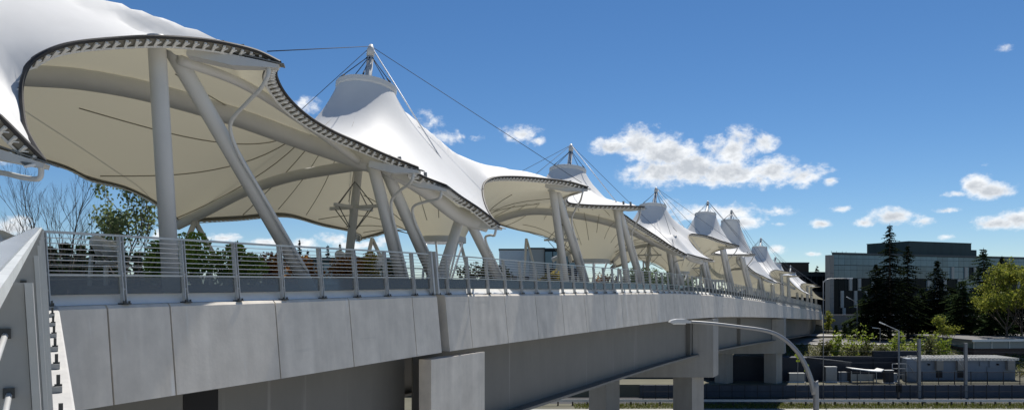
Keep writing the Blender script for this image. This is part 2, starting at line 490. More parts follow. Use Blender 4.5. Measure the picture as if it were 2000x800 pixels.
# ---- piers
def pier(name_label, Ycap, cols, tr=(-.30, 10.3), wid=2.2, rzc=R(45), cover=True):
    # skewed cross-head: front face parallel to the freeway, ends parallel to the bridge
    def pt(t, Y):
        # point on the line t=const at depth Y
        p = POFF + t
        a = (Y - p * DX) / DY
        return Vector((a * DX - p * DY, Y, 0)), a - SOFF
    f0, s0 = pt(tr[0], Ycap); f1, _ = pt(tr[1], Ycap)
    g0, _ = pt(tr[0], Ycap + wid * DY); g1, _ = pt(tr[1], Ycap + wid * DY)
    z0 = zd(s0)
    t = thing('bridge_pier', name_label, 'bridge pier', (f0.x, Ycap, GZ), 0, 'piers carrying the footbridge')
    off = (f0.x, Ycap, GZ)
    mb = MB()
    mb.plan([(f1.x, f1.y), (f0.x, f0.y), (g0.x, g0.y), (g1.x, g1.y)], z0 - 7.0, z0 - 5.25)
    # upstand block at the near end closing the girder line
    q1, _ = pt(1.26, Ycap); r1, _ = pt(1.26, Ycap + wid * DY)
    mb.plan([(q1.x, q1.y), (f0.x, f0.y), (g0.x, g0.y), (r1.x, r1.y)], z0 - 5.249, z0 - 2.06)
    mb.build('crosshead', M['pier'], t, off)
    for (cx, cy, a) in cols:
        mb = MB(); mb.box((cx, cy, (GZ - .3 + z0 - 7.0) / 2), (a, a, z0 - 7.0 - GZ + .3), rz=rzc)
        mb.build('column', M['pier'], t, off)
    return t


pier('concrete pier with two square columns rising behind the curved street lamp arm', 65.2, [(15.3, 66.6, 1.88), (8.0, 66.6, 1.88)])
pier('more distant concrete pier whose two columns stand by the light rail fence', 109.5, [(37.6, 110.6, 1.85), (30.5, 110.6, 1.85)])
pt_, o_ = bthing('bridge_pier', 'tall slab pier with a pale square face below the bridge joint', 'bridge pier', 14.2, 0, GZ, 'piers carrying the footbridge')
mb = MB(); mb.plan([(12.34, -.25), (16.04, -.25), (16.04, .22), (12.34, .22)], -8, -2.27)
mb.build('cover_slab', M['conc'], pt_, o_)
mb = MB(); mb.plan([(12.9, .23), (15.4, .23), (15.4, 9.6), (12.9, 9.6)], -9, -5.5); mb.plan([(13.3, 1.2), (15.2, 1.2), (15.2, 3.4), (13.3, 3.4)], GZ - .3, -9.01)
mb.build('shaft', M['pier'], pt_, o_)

# ================================================================== RAILINGS
def rail_post():
    mb = MB()
    for dx in (-.034, .034):
        for k in range(1):
            mb.add([(dx + a, b + .10 * z, z) for z in (.02, 1.36) for a, b in ((-.009, .045), (.009, .045), (.009, .155), (-.009, .155))],
                   [(3, 2, 1, 0), (4, 5, 6, 7), (0, 1, 5, 4), (1, 2, 6, 5), (2, 3, 7, 6), (3, 0, 4, 7)], 0)
    for z in (.3, .62, 1.25): mb.box((0, .09 + .1 * z, z), (.06, .05, .03), mi=0)
    mb.box((0, .10, .012), (.17, .22, .024), mi=1)
    for dx in (-.06, .06): mb.box((dx, .025, .045), (.03, .03, .05), mi=1)
    return mb


rp_proto = rail_post().build('rail_post', [M['raildark'], M['bolt']])
RP_ME = rp_proto.data; bpy.data.objects.remove(rp_proto)
HTS = [.655, .757, .859, .961, 1.063, 1.165, 1.267]


def railing(label, posts, side=0, group='steel cable railings of the bridge'):
    """posts: list of s.  side 0 near edge (t ~ .1), side 1 far edge mirrored"""
    s0 = posts[0]; t0 = 0 if side == 0 else 10.0; sg = 1 if side == 0 else -1
    t, off = bthing('bridge_railing', label, 'railing', s0, t0, zd(s0), group)
    for s in posts:
        o = bpy.data.objects.new('rail_post', RP_ME); COL.objects.link(o); o.parent = t
        o.location = (s - s0, 0, zd(s) - zd(s0))
        if side: o.rotation_euler = (0, 0, math.pi)
    T = lambda v: t0 + sg * v
    ss = xs(posts[0], posts[-1], .75)
    mb = MB(); mb.sweep([(T(.20), 1.352), (T(.20), 1.392), (T(.275), 1.400), (T(.275), 1.352)], ss); mb.build('top_rail', M['rail'], t, off)
    mb = MB(); mb.sweep([(T(.125), .560), (T(.125), .595), (T(.185), .595), (T(.185), .560)], ss); mb.build('middle_rail', M['rail'], t, off)
    for h in HTS:
        mb = MB(); mb.tube([(s, T(.10 + .1 * h), h + zd(s)) for s in ss], .0085, 5); mb.build('cable', M['wire'], t, off, smooth=True)
    if side == 0:
        for a, b in zip(posts[:-1], posts[1:]):
            if b - a < .5: continue
            mb = MB(); mb.sweep([(.135, .215), (.165, .548), (.175, .548), (.145, .215)], [a + .06, b - .06]); mb.build('glass_panel', M['glass'], t, off)
    return t


PA = [-.18, 1.39] + [1.39 + 1.5 * k for k in range(1, 8)] + [12.95]
PB = [13.30] + [14.0 + 1.5 * k for k in range(0, 56)]
PC = [98.0 + 1.49 * k for k in range(0, 56)]
ra = railing('nearest railing with wide cable bays and glass panels, left of the bridge joint', PA)
railing('long railing running from the bridge joint above the pale fascia', PB)
railing('farthest railing of closely packed posts where the bridge drops away', PC)
railing('railing on the opposite side of the bridge, seen through the near one', [k * 2.5 for k in range(-4, 60)], 1)
# thick blue-grey end posts at the expansion joint
for s in (12.99, 13.26):
    mb = MB(); mb.add([(s + a, b + .10 * z, z + zd(s)) for z in (.0, 1.47) for a, b in ((-.04, .0), (.04, .0), (.04, .2), (-.04, .2))],
                      [(3, 2, 1, 0), (4, 5, 6, 7), (0, 1, 5, 4), (1, 2, 6, 5), (2, 3, 7, 6), (3, 0, 4, 7)])
    mb.build('end_post', M['raildark'], ra, (PA[0], 0, zd(PA[0])))

# ---- ramp we stand on, with its own railing
RU = Vector((-.5195, .8545, 0)); RV = Vector((.8545, .5195, 0))   # along / to the right
RTH = math.atan2(RU.y, RU.x)
RSL = .087 * .8545                                                # rise per metre along
def rz_(l): return -1.49 + RSL * l                                # ramp walking level at camera foot = l 0
ramp = thing('access_ramp', 'concrete approach ramp with a bolted outer ledge, rising from below the camera to the bridge', 'ramp', (0, 0, 0), RTH)
# local: x along, y to the LEFT (so right = -y)
LEND = 16.2
mb = MB()
pr = [(-.21, -.02), (-.19, 0), (2.6, 0), (2.6, -.35), (.05, -.35), (.05, -1.9), (-.30, -1.9)]
mb.sweep(pr, xs(-3, LEND, 1.0), zf=rz_)
mb.build('slab', M['ledge'], ramp)
t = thing('ramp_railing', 'close-up railing with a wide pale cap and stacked grey plates at the left edge', 'railing', (0, 0, 0), RTH, 'steel cable railings of the bridge')
mb = MB(); mb.sweep([(.062, 1.400), (.068, 1.407), (.150, 1.409), (.150, 1.396), (.062, 1.394)], xs(-.4, LEND, .6), zf=rz_); mb.build('cap_rail', M['cap'], t)
mb = MB(); mb.sweep([(.046, 1.386), (.046, 1.410), (.061, 1.410), (.061, 1.386)], xs(-.4, LEND, .6), zf=rz_); mb.build('cap_lip', M['lip'], t)
pl = [(.0, .02), (.075, 1.385)]
def ramp_post():
    mb = MB()
    for dx in (-.03, .03):
        mb.add([(dx + a, b + .055 * z, z) for z in (.0, 1.385) for a, b in ((-.009, -.045), (.009, -.045), (.009, .13), (-.009, .13))],
               [(3, 2, 1, 0), (4, 5, 6, 7), (0, 1, 5, 4), (1, 2, 6, 5), (2, 3, 7, 6), (3, 0, 4, 7)], 0)
    mb.add([(a, b + .055 * z, z) for z in (.0, 1.385) for a, b in ((-.045, -.058), (.045, -.058), (.045, -.046), (-.045, -.046))],
           [(3, 2, 1, 0), (4, 5, 6, 7), (0, 1, 5, 4), (1, 2, 6, 5), (2, 3, 7, 6), (3, 0, 4, 7)], 2)
    # base bracket out on the ledge
    mb.prism([(-.07, 0), (.07, 0), (.07, .05), (-.07, .05)], -.13, -.05, mi=0)
    mb.box((0, -.10, .10), (.04, .03, .10), mi=1)
    mb.box((0, -.10, .058), (.07, .06, .015), mi=1)
    for z in [.2 + .1 * q for q in range(12)]:
        mb.box((0, -.014 + .055 * z, z), (.09, .017, .017), mi=1)
    return mb
po = ramp_post().build('rail_post', [M['rampplate'], M['bolt'], M['rail']], t)
l = 0.31; first = True
while l < LEND:
    o = po if first else dup(po, t)
    first = False
    o.location = (l, 0, rz_(l)); l += 1.27
for h in [.2 + .1 * q for q in range(12)]:
    mb = MB(); mb.tube([(x, -.014 + .055 * h, h + rz_(x)) for x in xs(-.4, LEND, 2)], .005, 6); mb.build('cable', M['wire'], t, smooth=True)

# ================================================================== CANOPIES
TIPN = [(-1.6, -.9, 2.75), (-.95, -1, 2.14), (4.46, -1.1, 5.2), (10.67, -.8, 3.7), (12.16, -.9, 3.33), (16.14, -.8, 2.37), (24.81, -1.0, 4.79), (33.78, -1.1, 4.75),
        (44.79, -.9, 2.48), (53.89, -.9, 2.4), (65.38, -1, 4.15), (74.95, -1, 3.75), (94.94, -.6, .99)]
NEAR = [(-16, -1, 4.7), (-12, -1, 4.9), (-9, 1.2, 4.6), (-5.5, .9, 3.7), (-3.2, 0, 3.1), (-1.6, -.9, 2.75), (-.95, -1, 2.14), (-0.81, -0.5, 2.46), (-0.59, 0.1, 2.87), (-0.41, 0.5, 3.4), (-0.27, 0.7, 3.83), (-0.04, 0.8, 4.24), (0.28, 0.7, 4.55), (0.73, 0.6, 4.81), (1.47, 0.4, 5.08), (2.08, 0.1, 5.25), (2.86, -0.2, 5.39), (3.44, -0.5, 5.42), (4.05, -0.8, 5.38), (4.46, -1.1, 5.2),
        (5.3, -.2, 5.21), (6.24, .3, 4.97), (7.25, .5, 4.69), (8.32, .5, 4.47), (9.23, .3, 4.29), (9.94, -.1, 4.04), (10.67, -.8, 3.7), (11.4, -.4, 3.6), (12.16, -.9, 3.33), (14.19, -.3, 3.22), (15.13, -.6, 2.82), (16.14, -.8, 2.37),
        (16.57, -.3, 2.65), (17.59, .5, 3.17), (18.59, 1.2, 3.78), (19.33, 1.6, 4.31), (19.94, 1.7, 4.65), (20.65, 1.5, 4.88), (21.93, 1, 5.02), (23.4, .2, 5.04), (24.2, -.4, 4.98), (24.81, -1.0, 4.79),
        (26.6, 0, 4.86), (28.0, 1.1, 4.92), (28.9, 1.7, 4.82), (29.55, 1.8, 4.67), (30.4, 1.3, 4.64), (31.48, .5, 4.66), (32.82, -.4, 4.72), (33.78, -1.1, 4.75),
        (35.6, .2, 4.92), (36.84, 1.3, 4.87), (38.19, 1.3, 4.64), (39.41, 1.2, 4.4), (41.57, .9, 3.97), (43.1, .4, 3.46), (43.77, 0, 3.1), (44.79, -.9, 2.48), (48, -.3, 2.65), (51.56, -.3, 2.57), (53.89, -.9, 2.4),
        (55.0, .3, 3.0), (55.7, 1.2, 3.9), (56.5, 1.7, 4.51), (57.6, 1.7, 4.83), (58.87, 1.4, 4.88), (60.97, .9, 4.82), (62.95, .1, 4.48), (65.38, -1, 4.15), (66.2, .4, 4.02), (67.4, 1.7, 3.71), (68.9, 1.6, 3.58), (71.48, .7, 3.62), (74.95, -1, 3.75),
        (76.5, .3, 3.9), (80.22, 1.3, 3.53), (87.04, 1, 2.29), (92.0, .3, 1.6), (94.94, -.6, .99)]
def ext(seq):
    out = []
    for s, t, zr in seq: out.append((s, t, zr + zd(s)))
    return out
NEAR += ext([(99, -.3, 2.75), (103, -.9, 2.5), (104.2, .6, 3.3), (105.5, 1.5, 4.3), (108, 1.2, 5.0), (111, .2, 5.0), (113.5, -1, 4.9), (115.5, .7, 4.9), (118, 1.7, 4.8), (121, .4, 4.9), (123, -1, 4.9),
             (126, 1.2, 4.8), (131, .9, 3.8), (135, 0, 2.9), (136.5, -.8, 2.5), (141, -.3, 2.7), (145, -.9, 2.5), (146.5, 1.2, 3.9), (150, 1.2, 5.0), (155, -1, 4.9), (158, 1.4, 4.8), (162, .2, 4.9), (164, -1, 4.9), (168, 1.1, 4.7), (174, .5, 3.4), (177, -.8, 2.5), (183, -.6, 2.5)])
TIPN += ext([(103, -.9, 2.5), (113.5, -1, 4.9), (123, -1, 4.9), (136.5, -.8, 2.5), (145, -.9, 2.5), (155, -1, 4.9), (164, -1, 4.9), (177, -.8, 2.5)])
_far = [(-16, 10.2, 4.9), (-8, 11, 5), (-3, 10.2, 5.0), (2, 10.2, 4.75), (6.5, 10.3, 4.3), (7.7, 10.3, 3.95), (9.25, 10.3, 3.75), (10.6, 10.3, 3.2), (11.9, 11, 2.75), (12.5, 10.4, 2.9), (14.1, 10.2, 3.1), (16.7, 10.1, 3.45), (19.2, 10.2, 3.25), (22, 10.4, 3.1), (22.9, 11, 2.75),
        (24, 10.2, 3.2), (27, 9.7, 4.3), (31, 11, 5.0), (34, 9.8, 4.9), (38.3, 10.6, 4.75), (41.5, 11, 4.7), (46, 10.3, 4.4), (48.2, 10.2, 3.85), (50, 10.2, 3.2)]
FAR = ext(_far) + ext([(s + k * 40.5, t, z) for k in (1, 2, 3, 4) for s, t, z in _far[8:] if s + k * 40.5 < 184])
TIPF = [p for p in FAR if p[1] > 10.9]


def dense(seq, tips):
    tipset = {round(p[0], 2) for p in tips}
    out = []
    n = len(seq)
    for i in range(n - 1):
        p1, p2 = np.array(seq[i]), np.array(seq[i + 1])
        p0 = np.array(seq[i - 1]) if i > 0 and round(seq[i][0], 2) not in tipset else p1 - (p2 - p1) * .6
        p3 = np.array(seq[i + 2]) if i + 2 < n and round(seq[i + 1][0], 2) not in tipset else p2 + (p2 - p1) * .6
        for k in range(6):
            q = k / 6
            v = .5 * ((2 * p1) + (-p0 + p2) * q + (2 * p0 - 5 * p1 + 4 * p2 - p3) * q * q + (-p0 + 3 * p1 - 3 * p2 + p3) * q**3)
            out.append(v)
    out.append(np.array(seq[-1]))
    a = np.array(out)
    for i in range(1, len(a)):
        if a[i, 0] <= a[i - 1, 0]: a[i, 0] = a[i - 1, 0] + 1e-3
    return a


ND, FD = dense(NEAR, TIPN), dense(FAR, TIPF)
# masts: (s_base, s_ring, z_ring, s_top, z_top)
MAST = [(-6.6, -5.3, 7.9, -4.9, 9.9), (14.4, 15.73, 7.86, 16.06, 9.78), (35.0, 37.0, 7.57, 37.6, 9.49), (54.4, 56.9, 7.19, 58.0, 9.14), (75.2, 78.5, 8.4, 79.8, 10.2), (92.0, 93.75, 8.84, 94.6, 10.6),
        (117.0, 119.1, 6.65, 120.6, 8.5), (135.0, 137.0, 4.6, 138.3, 6.1), (159.5, 161.5, 3.4, 162.6, 5.2)]
RT = 4.9
FUN = [(22.1, 2.44), (43.0, 2.13), (67.5, zd(67.5) + 2.5), (86, zd(86) + 2.5), (106, zd(106) + 2.5), (128, zd(128) + 2.5), (149, zd(149) + 2.5)]
# arch tubes: list of (s,t,z) polylines, radius
def sm(pts, n=6):
    a = [np.array(p, float) for p in pts]; out = []
    for i in range(len(a) - 1):
        p1, p2 = a[i], a[i + 1]
        p0 = a[i - 1] if i else p1 - (p2 - p1); p3 = a[i + 2] if i + 2 < len(a) else p2 + (p2 - p1)
        for k in range(n):
            q = k / n
            out.append(.5 * ((2 * p1) + (-p0 + p2) * q + (2 * p0 - 5 * p1 + 4 * p2 - p3) * q * q + (-p0 + 3 * p1 - 3 * p2 + p3) * q**3))
    out.append(a[-1])
    return [tuple(v) for v in out]


B1 = [(11.2, 1, 3.95), (10.12, 3, 4.7), (7.89, 4, 5.22), (6.03, 5, 5.56), (4.73, 5.8, 5.68), (3.63, 6.5, 5.63), (1.2, 7.8, 5.3), (-2.5, 9.8, 4.3)]
B2 = [(11.5, 1.2, 4.0), (12.0, 2.4, 4.2), (12.32, 4, 4.2), (12.47, 6, 4.08), (12.4, 8, 3.67), (11.95, 9.5, 2.97), (11.56, 10.6, 2.45)]
B3 = [(46.31, 1, 3.1), (42.8, 2.5, 4.11), (41.5, 4, 4.75), (39.84, 6, 5.18), (38.3, 7.5, 5.3), (37.2, 8.6, 5.1), (36, 10, 4.5)]
ET = [(3.3, .75, 5.2), (5.62, 1.1, 5.22), (8.28, 1.4, 4.76), (10.53, 1.3, 4.05)]
sh = lambda P, ds: [(s + ds, t, z - zd(s) + zd(s + ds)) for s, t, z in P]
EB = [(11.2, .7, 3.95), (13.5, .7, 3.45), (15.6, .6, 2.75), (16.4, -.2, 2.42)]
B4 = [(17.0, 1, 2.9), (18.6, 3, 3.75), (20.0, 5.3, 3.9), (21.5, 8, 3.4), (23.0, 10.4, 2.5)]
ARCH = [(B1, .285, 1), (B2, .19, 1), (ET, .115, 1), (EB, .27, 1), (B3, .24, 2), (sh(B2, 36.2), .19, 2), (sh(EB, 36.6), .24, 2), (sh(B3, 45.3), .24, 4), (sh(B2, 81.3), .2, 5), (sh(B3, 86), .24, 5),
        ([(36.2, 1.2, 4.75), (40, 1.9, 4.3), (43.5, 1.5, 3.6), (46.3, 1.0, 3.05)], .13, 2), ([(77.5, 1.2, 3.6), (82, 1.9, 3.1), (87, 1.6, 2.2), (90.5, 1.0, 1.5)], .13, 4),
        (sh([(51.5, 1, 2.7), (54, 3, 3.6), (56, 5, 3.9), (58.5, 8, 3.6), (62, 10.5, 2.6)], 0), .16, 3)]

# ---- structured grid with polar inserts
def make_s():
    out = []; s = -14.0
    while s < 182:
        out.append(s)
        s += .2 if s < 36 else (.3 if s < 76 else .5)
    return np.array(out)


SG = make_s(); NU = 28
tn = np.interp(SG, ND[:, 0], ND[:, 1]); zn = np.interp(SG, ND[:, 0], ND[:, 2])
tf = np.interp(SG, FD[:, 0], FD[:, 1]); zf_ = np.interp(SG, FD[:, 0], FD[:, 2])
U = np.linspace(0, 1, NU)
VS = [(SG[i], tn[i] + (tf[i] - tn[i]) * u) for i in range(len(SG)) for u in U]
FIX = {}
for i in range(len(SG)):
    FIX[i * NU] = zn[i]; FIX[i * NU + NU - 1] = zf_[i]
cells = {(i, j): (i * NU + j, (i + 1) * NU + j, (i + 1) * NU + j + 1, i * NU + j + 1) for i in range(len(SG) - 1) for j in range(NU - 1)}
faces = []
CENT = []
feat = [(m[1], RT, m[2], 1.13, R(9)) for m in MAST] + [(f[0], 5.3, f[1], 1.1, 0.0) for f in FUN]
for (cs, ct, cz, rr, tilt) in feat:
    i0 = int(np.searchsorted(SG, cs - 2.3)) ; i1 = int(np.searchsorted(SG, cs + 2.3))
    ic = (i0 + i1) // 2
    tt = tn[ic] + (tf[ic] - tn[ic]) * U
    j0 = int(np.searchsorted(tt, ct - 2.3)); j1 = int(np.searchsorted(tt, ct + 2.3))
    for i in range(i0, i1):
        for j in range(j0, j1):
            cells.pop((i, j), None)
    loop = [i * NU + j0 for i in range(i0, i1)] + [i1 * NU + j for j in range(j0, j1)] + [i * NU + j1 for i in range(i1, i0, -1)] + [i0 * NU + j for j in range(j1, j0, -1)]
    K = len(loop); NR = 7
    prev = loop
    inside = [i * NU + j for i in range(i0 + 1, i1) for j in range(j0 + 1, j1)]
    for q in inside: FIX[q] = 0.0
    for r_ in range(1, NR + 1):
        cur = []
        fr = r_ / NR
        for k in range(K):
            bs, bt = VS[loop[k]]
            a = math.atan2(bt - ct, bs - cs)
            d0 = math.hypot(bs - cs, bt - ct)
            rad = d0 * (rr / d0) ** fr
            VS.append((cs + math.cos(a) * rad, ct + math.sin(a) * rad))
            vi = len(VS) - 1; cur.append(vi)
            if r_ == NR: FIX[vi] = cz - math.tan(tilt) * math.cos(a) * rr
        for k in range(K):
            faces.append((prev[k], prev[(k + 1) % K], cur[(k + 1) % K], cur[k]))
        prev = cur
    CENT.append((cs, ct, rr, loop))
faces = list(cells.values()) + faces
P = np.array(VS); NV = len(P)
# cotangent Laplacian in plan
I, Jx, W = [], [], []
F = np.array(faces)
for tri in (F[:, [0, 1, 2]], F[:, [0, 2, 3]], F[:, [0, 1, 3]], F[:, [1, 2, 3]]):
    for a, b, c in ((0, 1, 2), (1, 2, 0), (2, 0, 1)):
        e1 = P[tri[:, a]] - P[tri[:, c]]; e2 = P[tri[:, b]] - P[tri[:, c]]
        cr = np.abs(e1[:, 0] * e2[:, 1] - e1[:, 1] * e2[:, 0])
        w = np.clip((e1 * e2).sum(1) / np.maximum(cr, 1e-6), -2, 20) * .25
        I.append(tri[:, a]); Jx.append(tri[:, b]); W.append(w)
I = np.concatenate(I); Jx = np.concatenate(Jx); W = np.concatenate(W)
II = np.concatenate([I, Jx]); JJ = np.concatenate([Jx, I]); WW = np.concatenate([W, W])
DEG = np.bincount(II, WW, NV)
fixed = np.zeros(NV, bool); Z = np.zeros(NV)
for k, v in FIX.items(): fixed[k] = True; Z[k] = v
OBS = np.full(NV, -1e9)
# ridge cables from the prow tips up to the cones
RIDGE = [[(4.45, -1.05, 5.25), (4.55, .7, 6.0), (4.21, 2.2, 6.62), (3.65, 3.6, 7.15), (1.5, 4.6, 7.5), (-1.2, 5.0, 7.75), (-4.1, 5.0, 8.1)], [(24.85, -.95, 4.85), (24.44, .9, 5.35), (22.99, 1.9, 5.6), (20.9, 2.7, 5.65), (19.39, 3.2, 6.0), (18.15, 3.7, 6.7), (16.9, 4.3, 7.5)],
         [(33.9, -1, 4.83), (35.4, .9, 5.3), (36.0, 2.2, 5.75), (36.5, 3, 6.4), (36.8, 3.8, 7.2)], [(65.6, -.9, 4.28), (65.3, .6, 4.75), (63.92, 1.8, 5.1), (61.7, 2.6, 5.4), (60.0, 3.4, 6.0), (58, 4.3, 6.9)], [(75.2, -.9, 3.85), (77.2, .9, 4.5), (78.3, 2.4, 5.5), (78.5, 3.4, 6.6)]]
for pts, r_, _ in ARCH + [(q, .02, 0) for q in RIDGE]:
    pp = np.array(sm(pts, 4))
    for k in range(len(pp) - 1):
        a, b = pp[k], pp[k + 1]
        ab = b[:2] - a[:2]; L2 = (ab**2).sum()
        q = np.clip(((P - a[:2]) @ ab) / max(L2, 1e-9), 0, 1)
        dd = np.hypot(*(P - (a[:2] + q[:, None] * ab)).T)
        zz = a[2] + q * (b[2] - a[2]) + r_ * .9
        hit = dd < (.30 if r_ > .05 else .8)
        if r_ < .05: zz = zz - dd * .55 - .4 * dd * dd
        OBS[hit] = np.maximum(OBS[hit], zz[hit])


def solve(fixed, Z):
    free = ~fixed
    A = lambda x: (DEG * x - np.bincount(II, WW * x[JJ], NV))
    x = Z.copy(); x[free] = 3.0 if not solve.warm else Z[free]
    r = np.where(free, -A(x), 0); Minv = np.where(DEG > 1e-9, 1 / np.maximum(DEG, 1e-9), 0)
    z = Minv * r; p = z.copy(); rz = r @ z
    for _ in range(900):
        Ap = np.where(free, A(p), 0)
        al = rz / (p @ Ap + 1e-30)
        x += al * p; r -= al * Ap
        z = Minv * r; rn = r @ z
        if rn < 1e-8: break
        p = z + rn / rz * p; rz = rn
    solve.warm = True
    return x


solve.warm = False
Z = solve(fixed, Z)
for _ in range(2):
    hit = (~fixed) & (OBS > Z - 1e-6)
    f2 = fixed | hit; Z2 = Z.copy(); Z2[hit] = OBS[hit]
    Z = solve(f2, Z2)


def zsurf(s, t):
    d2 = (P[:, 0] - s)**2 + (P[:, 1] - t)**2
    d2 = np.where(DEG > 1e-6, d2, 1e9)
    k = np.argpartition(d2, 6)[:6]
    w = 1 / (d2[k] + 1e-4)
    return float((w * Z[k]).sum() / w.sum())


CUT = [-99, 4.45, 29.4, 49.3, 67.8, 87, 106.2, 128.4, 150, 999]
CLAB = ['nearest white canopy at the left edge, rising out of the top of the photo',
        'white canopy with the largest mast cone in view, over the splayed column pairs',
        'white canopy with the second mast from the left, its long prow pointing right',
        'white canopy with a wide flaring cone, third mast from the left',
        'white canopy with a tall shaded cone, fourth mast from the left',
        'white canopy with a tall shaded cone rightmost of the two tall cones',
        'small distant white canopy with a dark capped cone above the bridge bend',
        'very distant white canopy just left of the brown block',
        'farthest white canopy near the end of the bridge']
RP = np.array([p for q in RIDGE for p in sm(q, 8)])[:, :2]
CAN = []
MS = {m[1] for m in MAST}
fc = P[F].mean(1)
for k in range(9):
    m = MAST[k]
    root, off = bthing('tensile_canopy', CLAB[k], 'canopy', m[0], RT, zd(m[0]), 'white tensile canopies along the bridge')
    CAN.append((root, off))
    sel = np.where((fc[:, 0] >= CUT[k]) & (fc[:, 0] < CUT[k + 1]))[0]
    ff = F[sel]
    ids = np.unique(ff); remap = -np.ones(NV, int); remap[ids] = np.arange(len(ids))
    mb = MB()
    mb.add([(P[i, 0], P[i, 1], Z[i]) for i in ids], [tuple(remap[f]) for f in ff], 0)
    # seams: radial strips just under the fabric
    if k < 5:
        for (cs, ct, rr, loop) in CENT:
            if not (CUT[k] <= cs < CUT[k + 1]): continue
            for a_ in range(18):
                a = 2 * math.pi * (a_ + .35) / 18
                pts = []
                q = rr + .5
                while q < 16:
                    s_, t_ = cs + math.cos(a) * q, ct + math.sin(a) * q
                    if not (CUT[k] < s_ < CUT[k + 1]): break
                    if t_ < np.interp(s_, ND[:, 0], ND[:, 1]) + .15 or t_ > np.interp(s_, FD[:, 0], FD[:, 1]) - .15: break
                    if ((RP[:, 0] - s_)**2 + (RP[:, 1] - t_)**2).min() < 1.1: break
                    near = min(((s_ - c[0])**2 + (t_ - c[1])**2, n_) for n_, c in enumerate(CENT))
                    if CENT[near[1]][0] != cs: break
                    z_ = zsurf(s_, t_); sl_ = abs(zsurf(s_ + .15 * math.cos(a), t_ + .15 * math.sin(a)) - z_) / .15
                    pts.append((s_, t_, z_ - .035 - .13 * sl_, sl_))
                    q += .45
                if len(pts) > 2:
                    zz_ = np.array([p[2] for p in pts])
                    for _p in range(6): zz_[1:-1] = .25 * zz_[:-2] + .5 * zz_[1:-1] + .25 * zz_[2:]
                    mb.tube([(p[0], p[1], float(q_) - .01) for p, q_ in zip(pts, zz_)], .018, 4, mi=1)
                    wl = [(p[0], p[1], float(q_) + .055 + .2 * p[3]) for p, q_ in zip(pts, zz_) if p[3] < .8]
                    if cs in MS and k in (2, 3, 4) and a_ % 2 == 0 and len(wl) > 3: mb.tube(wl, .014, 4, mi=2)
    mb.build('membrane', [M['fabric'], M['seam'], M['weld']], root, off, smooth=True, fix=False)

kof = lambda s: next(k for k in range(9) if CUT[k] <= s < CUT[k + 1])

# ---- edge rope + white clamps
def edge_parts(D, tips, side):
    for k in range(9):
        root, off = CAN[k]
        idx = [i for i in range(len(D)) if CUT[k] <= D[i, 0] < CUT[k + 1]]
        if len(idx) < 2: continue
        pts = [tuple(D[i]) for i in idx]
        if idx[-1] + 1 < len(D): pts.append(tuple(D[idx[-1] + 1]))
        sg = 1 if side == 0 else -1
        rope = MB()
        rope.tube([(s, t - sg * .02, z + .02) for s, t, z in pts], .042, 6)
        for i in range(len(pts) - 1):      # cuff band on top of the rope
            a, b = Vector(pts[i]), Vector(pts[i + 1])
            rope.add([a + Vector((0, -sg * .04, .03)), b + Vector((0, -sg * .04, .03)), b + Vector((0, sg * .11, .07)), a + Vector((0, sg * .11, .07))], [(0, 1, 2, 3)])
        rope.build('edge_rope', M['edge_dark'], root, off)
        if k > 4: continue
        cl = MB()
        # arc-length stations
        acc = 0.0; step = .20 if k < 2 else .30
        nxt = 0.0
        inn = []; bk = []
        for i in range(len(pts) - 1):
            a, b = Vector(pts[i]), Vector(pts[i + 1]); L = (b - a).length
            d = (b - a).normalized()
            side_v = Vector((-d.y, d.x, 0)) * (1 if side == 0 else -1)
            if side_v.length < .1: side_v = Vector((0, sg, 0))
            side_v.normalize()
            while nxt <= acc + L:
                p = a + (b - a) * ((nxt - acc) / max(L, 1e-6))
                q = p + side_v * .25
                zz = zsurf(q.x, q.y)
                q.z = min(zz - .03, p.z - .13); p2 = p + Vector((0, 0, -.045))
                bk.append((p + Vector((0, 0, .0)), q + side_v * .05 + Vector((0, 0, .03))))
                cl.bar(p2, q, .055, .04)
                cl.bar(p2 + d * .07 + (q - p2) * .1 + Vector((0, 0, -.02)), p2 + d * .01 + (q - p2) * .45 + Vector((0, 0, -.02)), .03, .02)
                inn.append(q.copy()); nxt += step
            acc += L
        if len(inn) > 2:
            for i in range(len(inn) - 1):
                if (inn[i + 1] - inn[i]).length < step * 2.2: cl.bar(inn[i], inn[i + 1], .045, .03)
        bm_ = MB()
        for (a0, a1), (b0, b1) in zip(bk[:-1], bk[1:]):
            if (b1 - a1).length < step * 2.5: bm_.add([a0, b0, b1, a1], [(0, 1, 2, 3)])
        if bm_.v: bm_.build('edge_strip', M['edge_taupe'], root, off, fix=False)
        cl.build('edge_clamp', M['clamp'], root, off)


edge_parts(ND, TIPN, 0); edge_parts(FD, TIPF, 1)

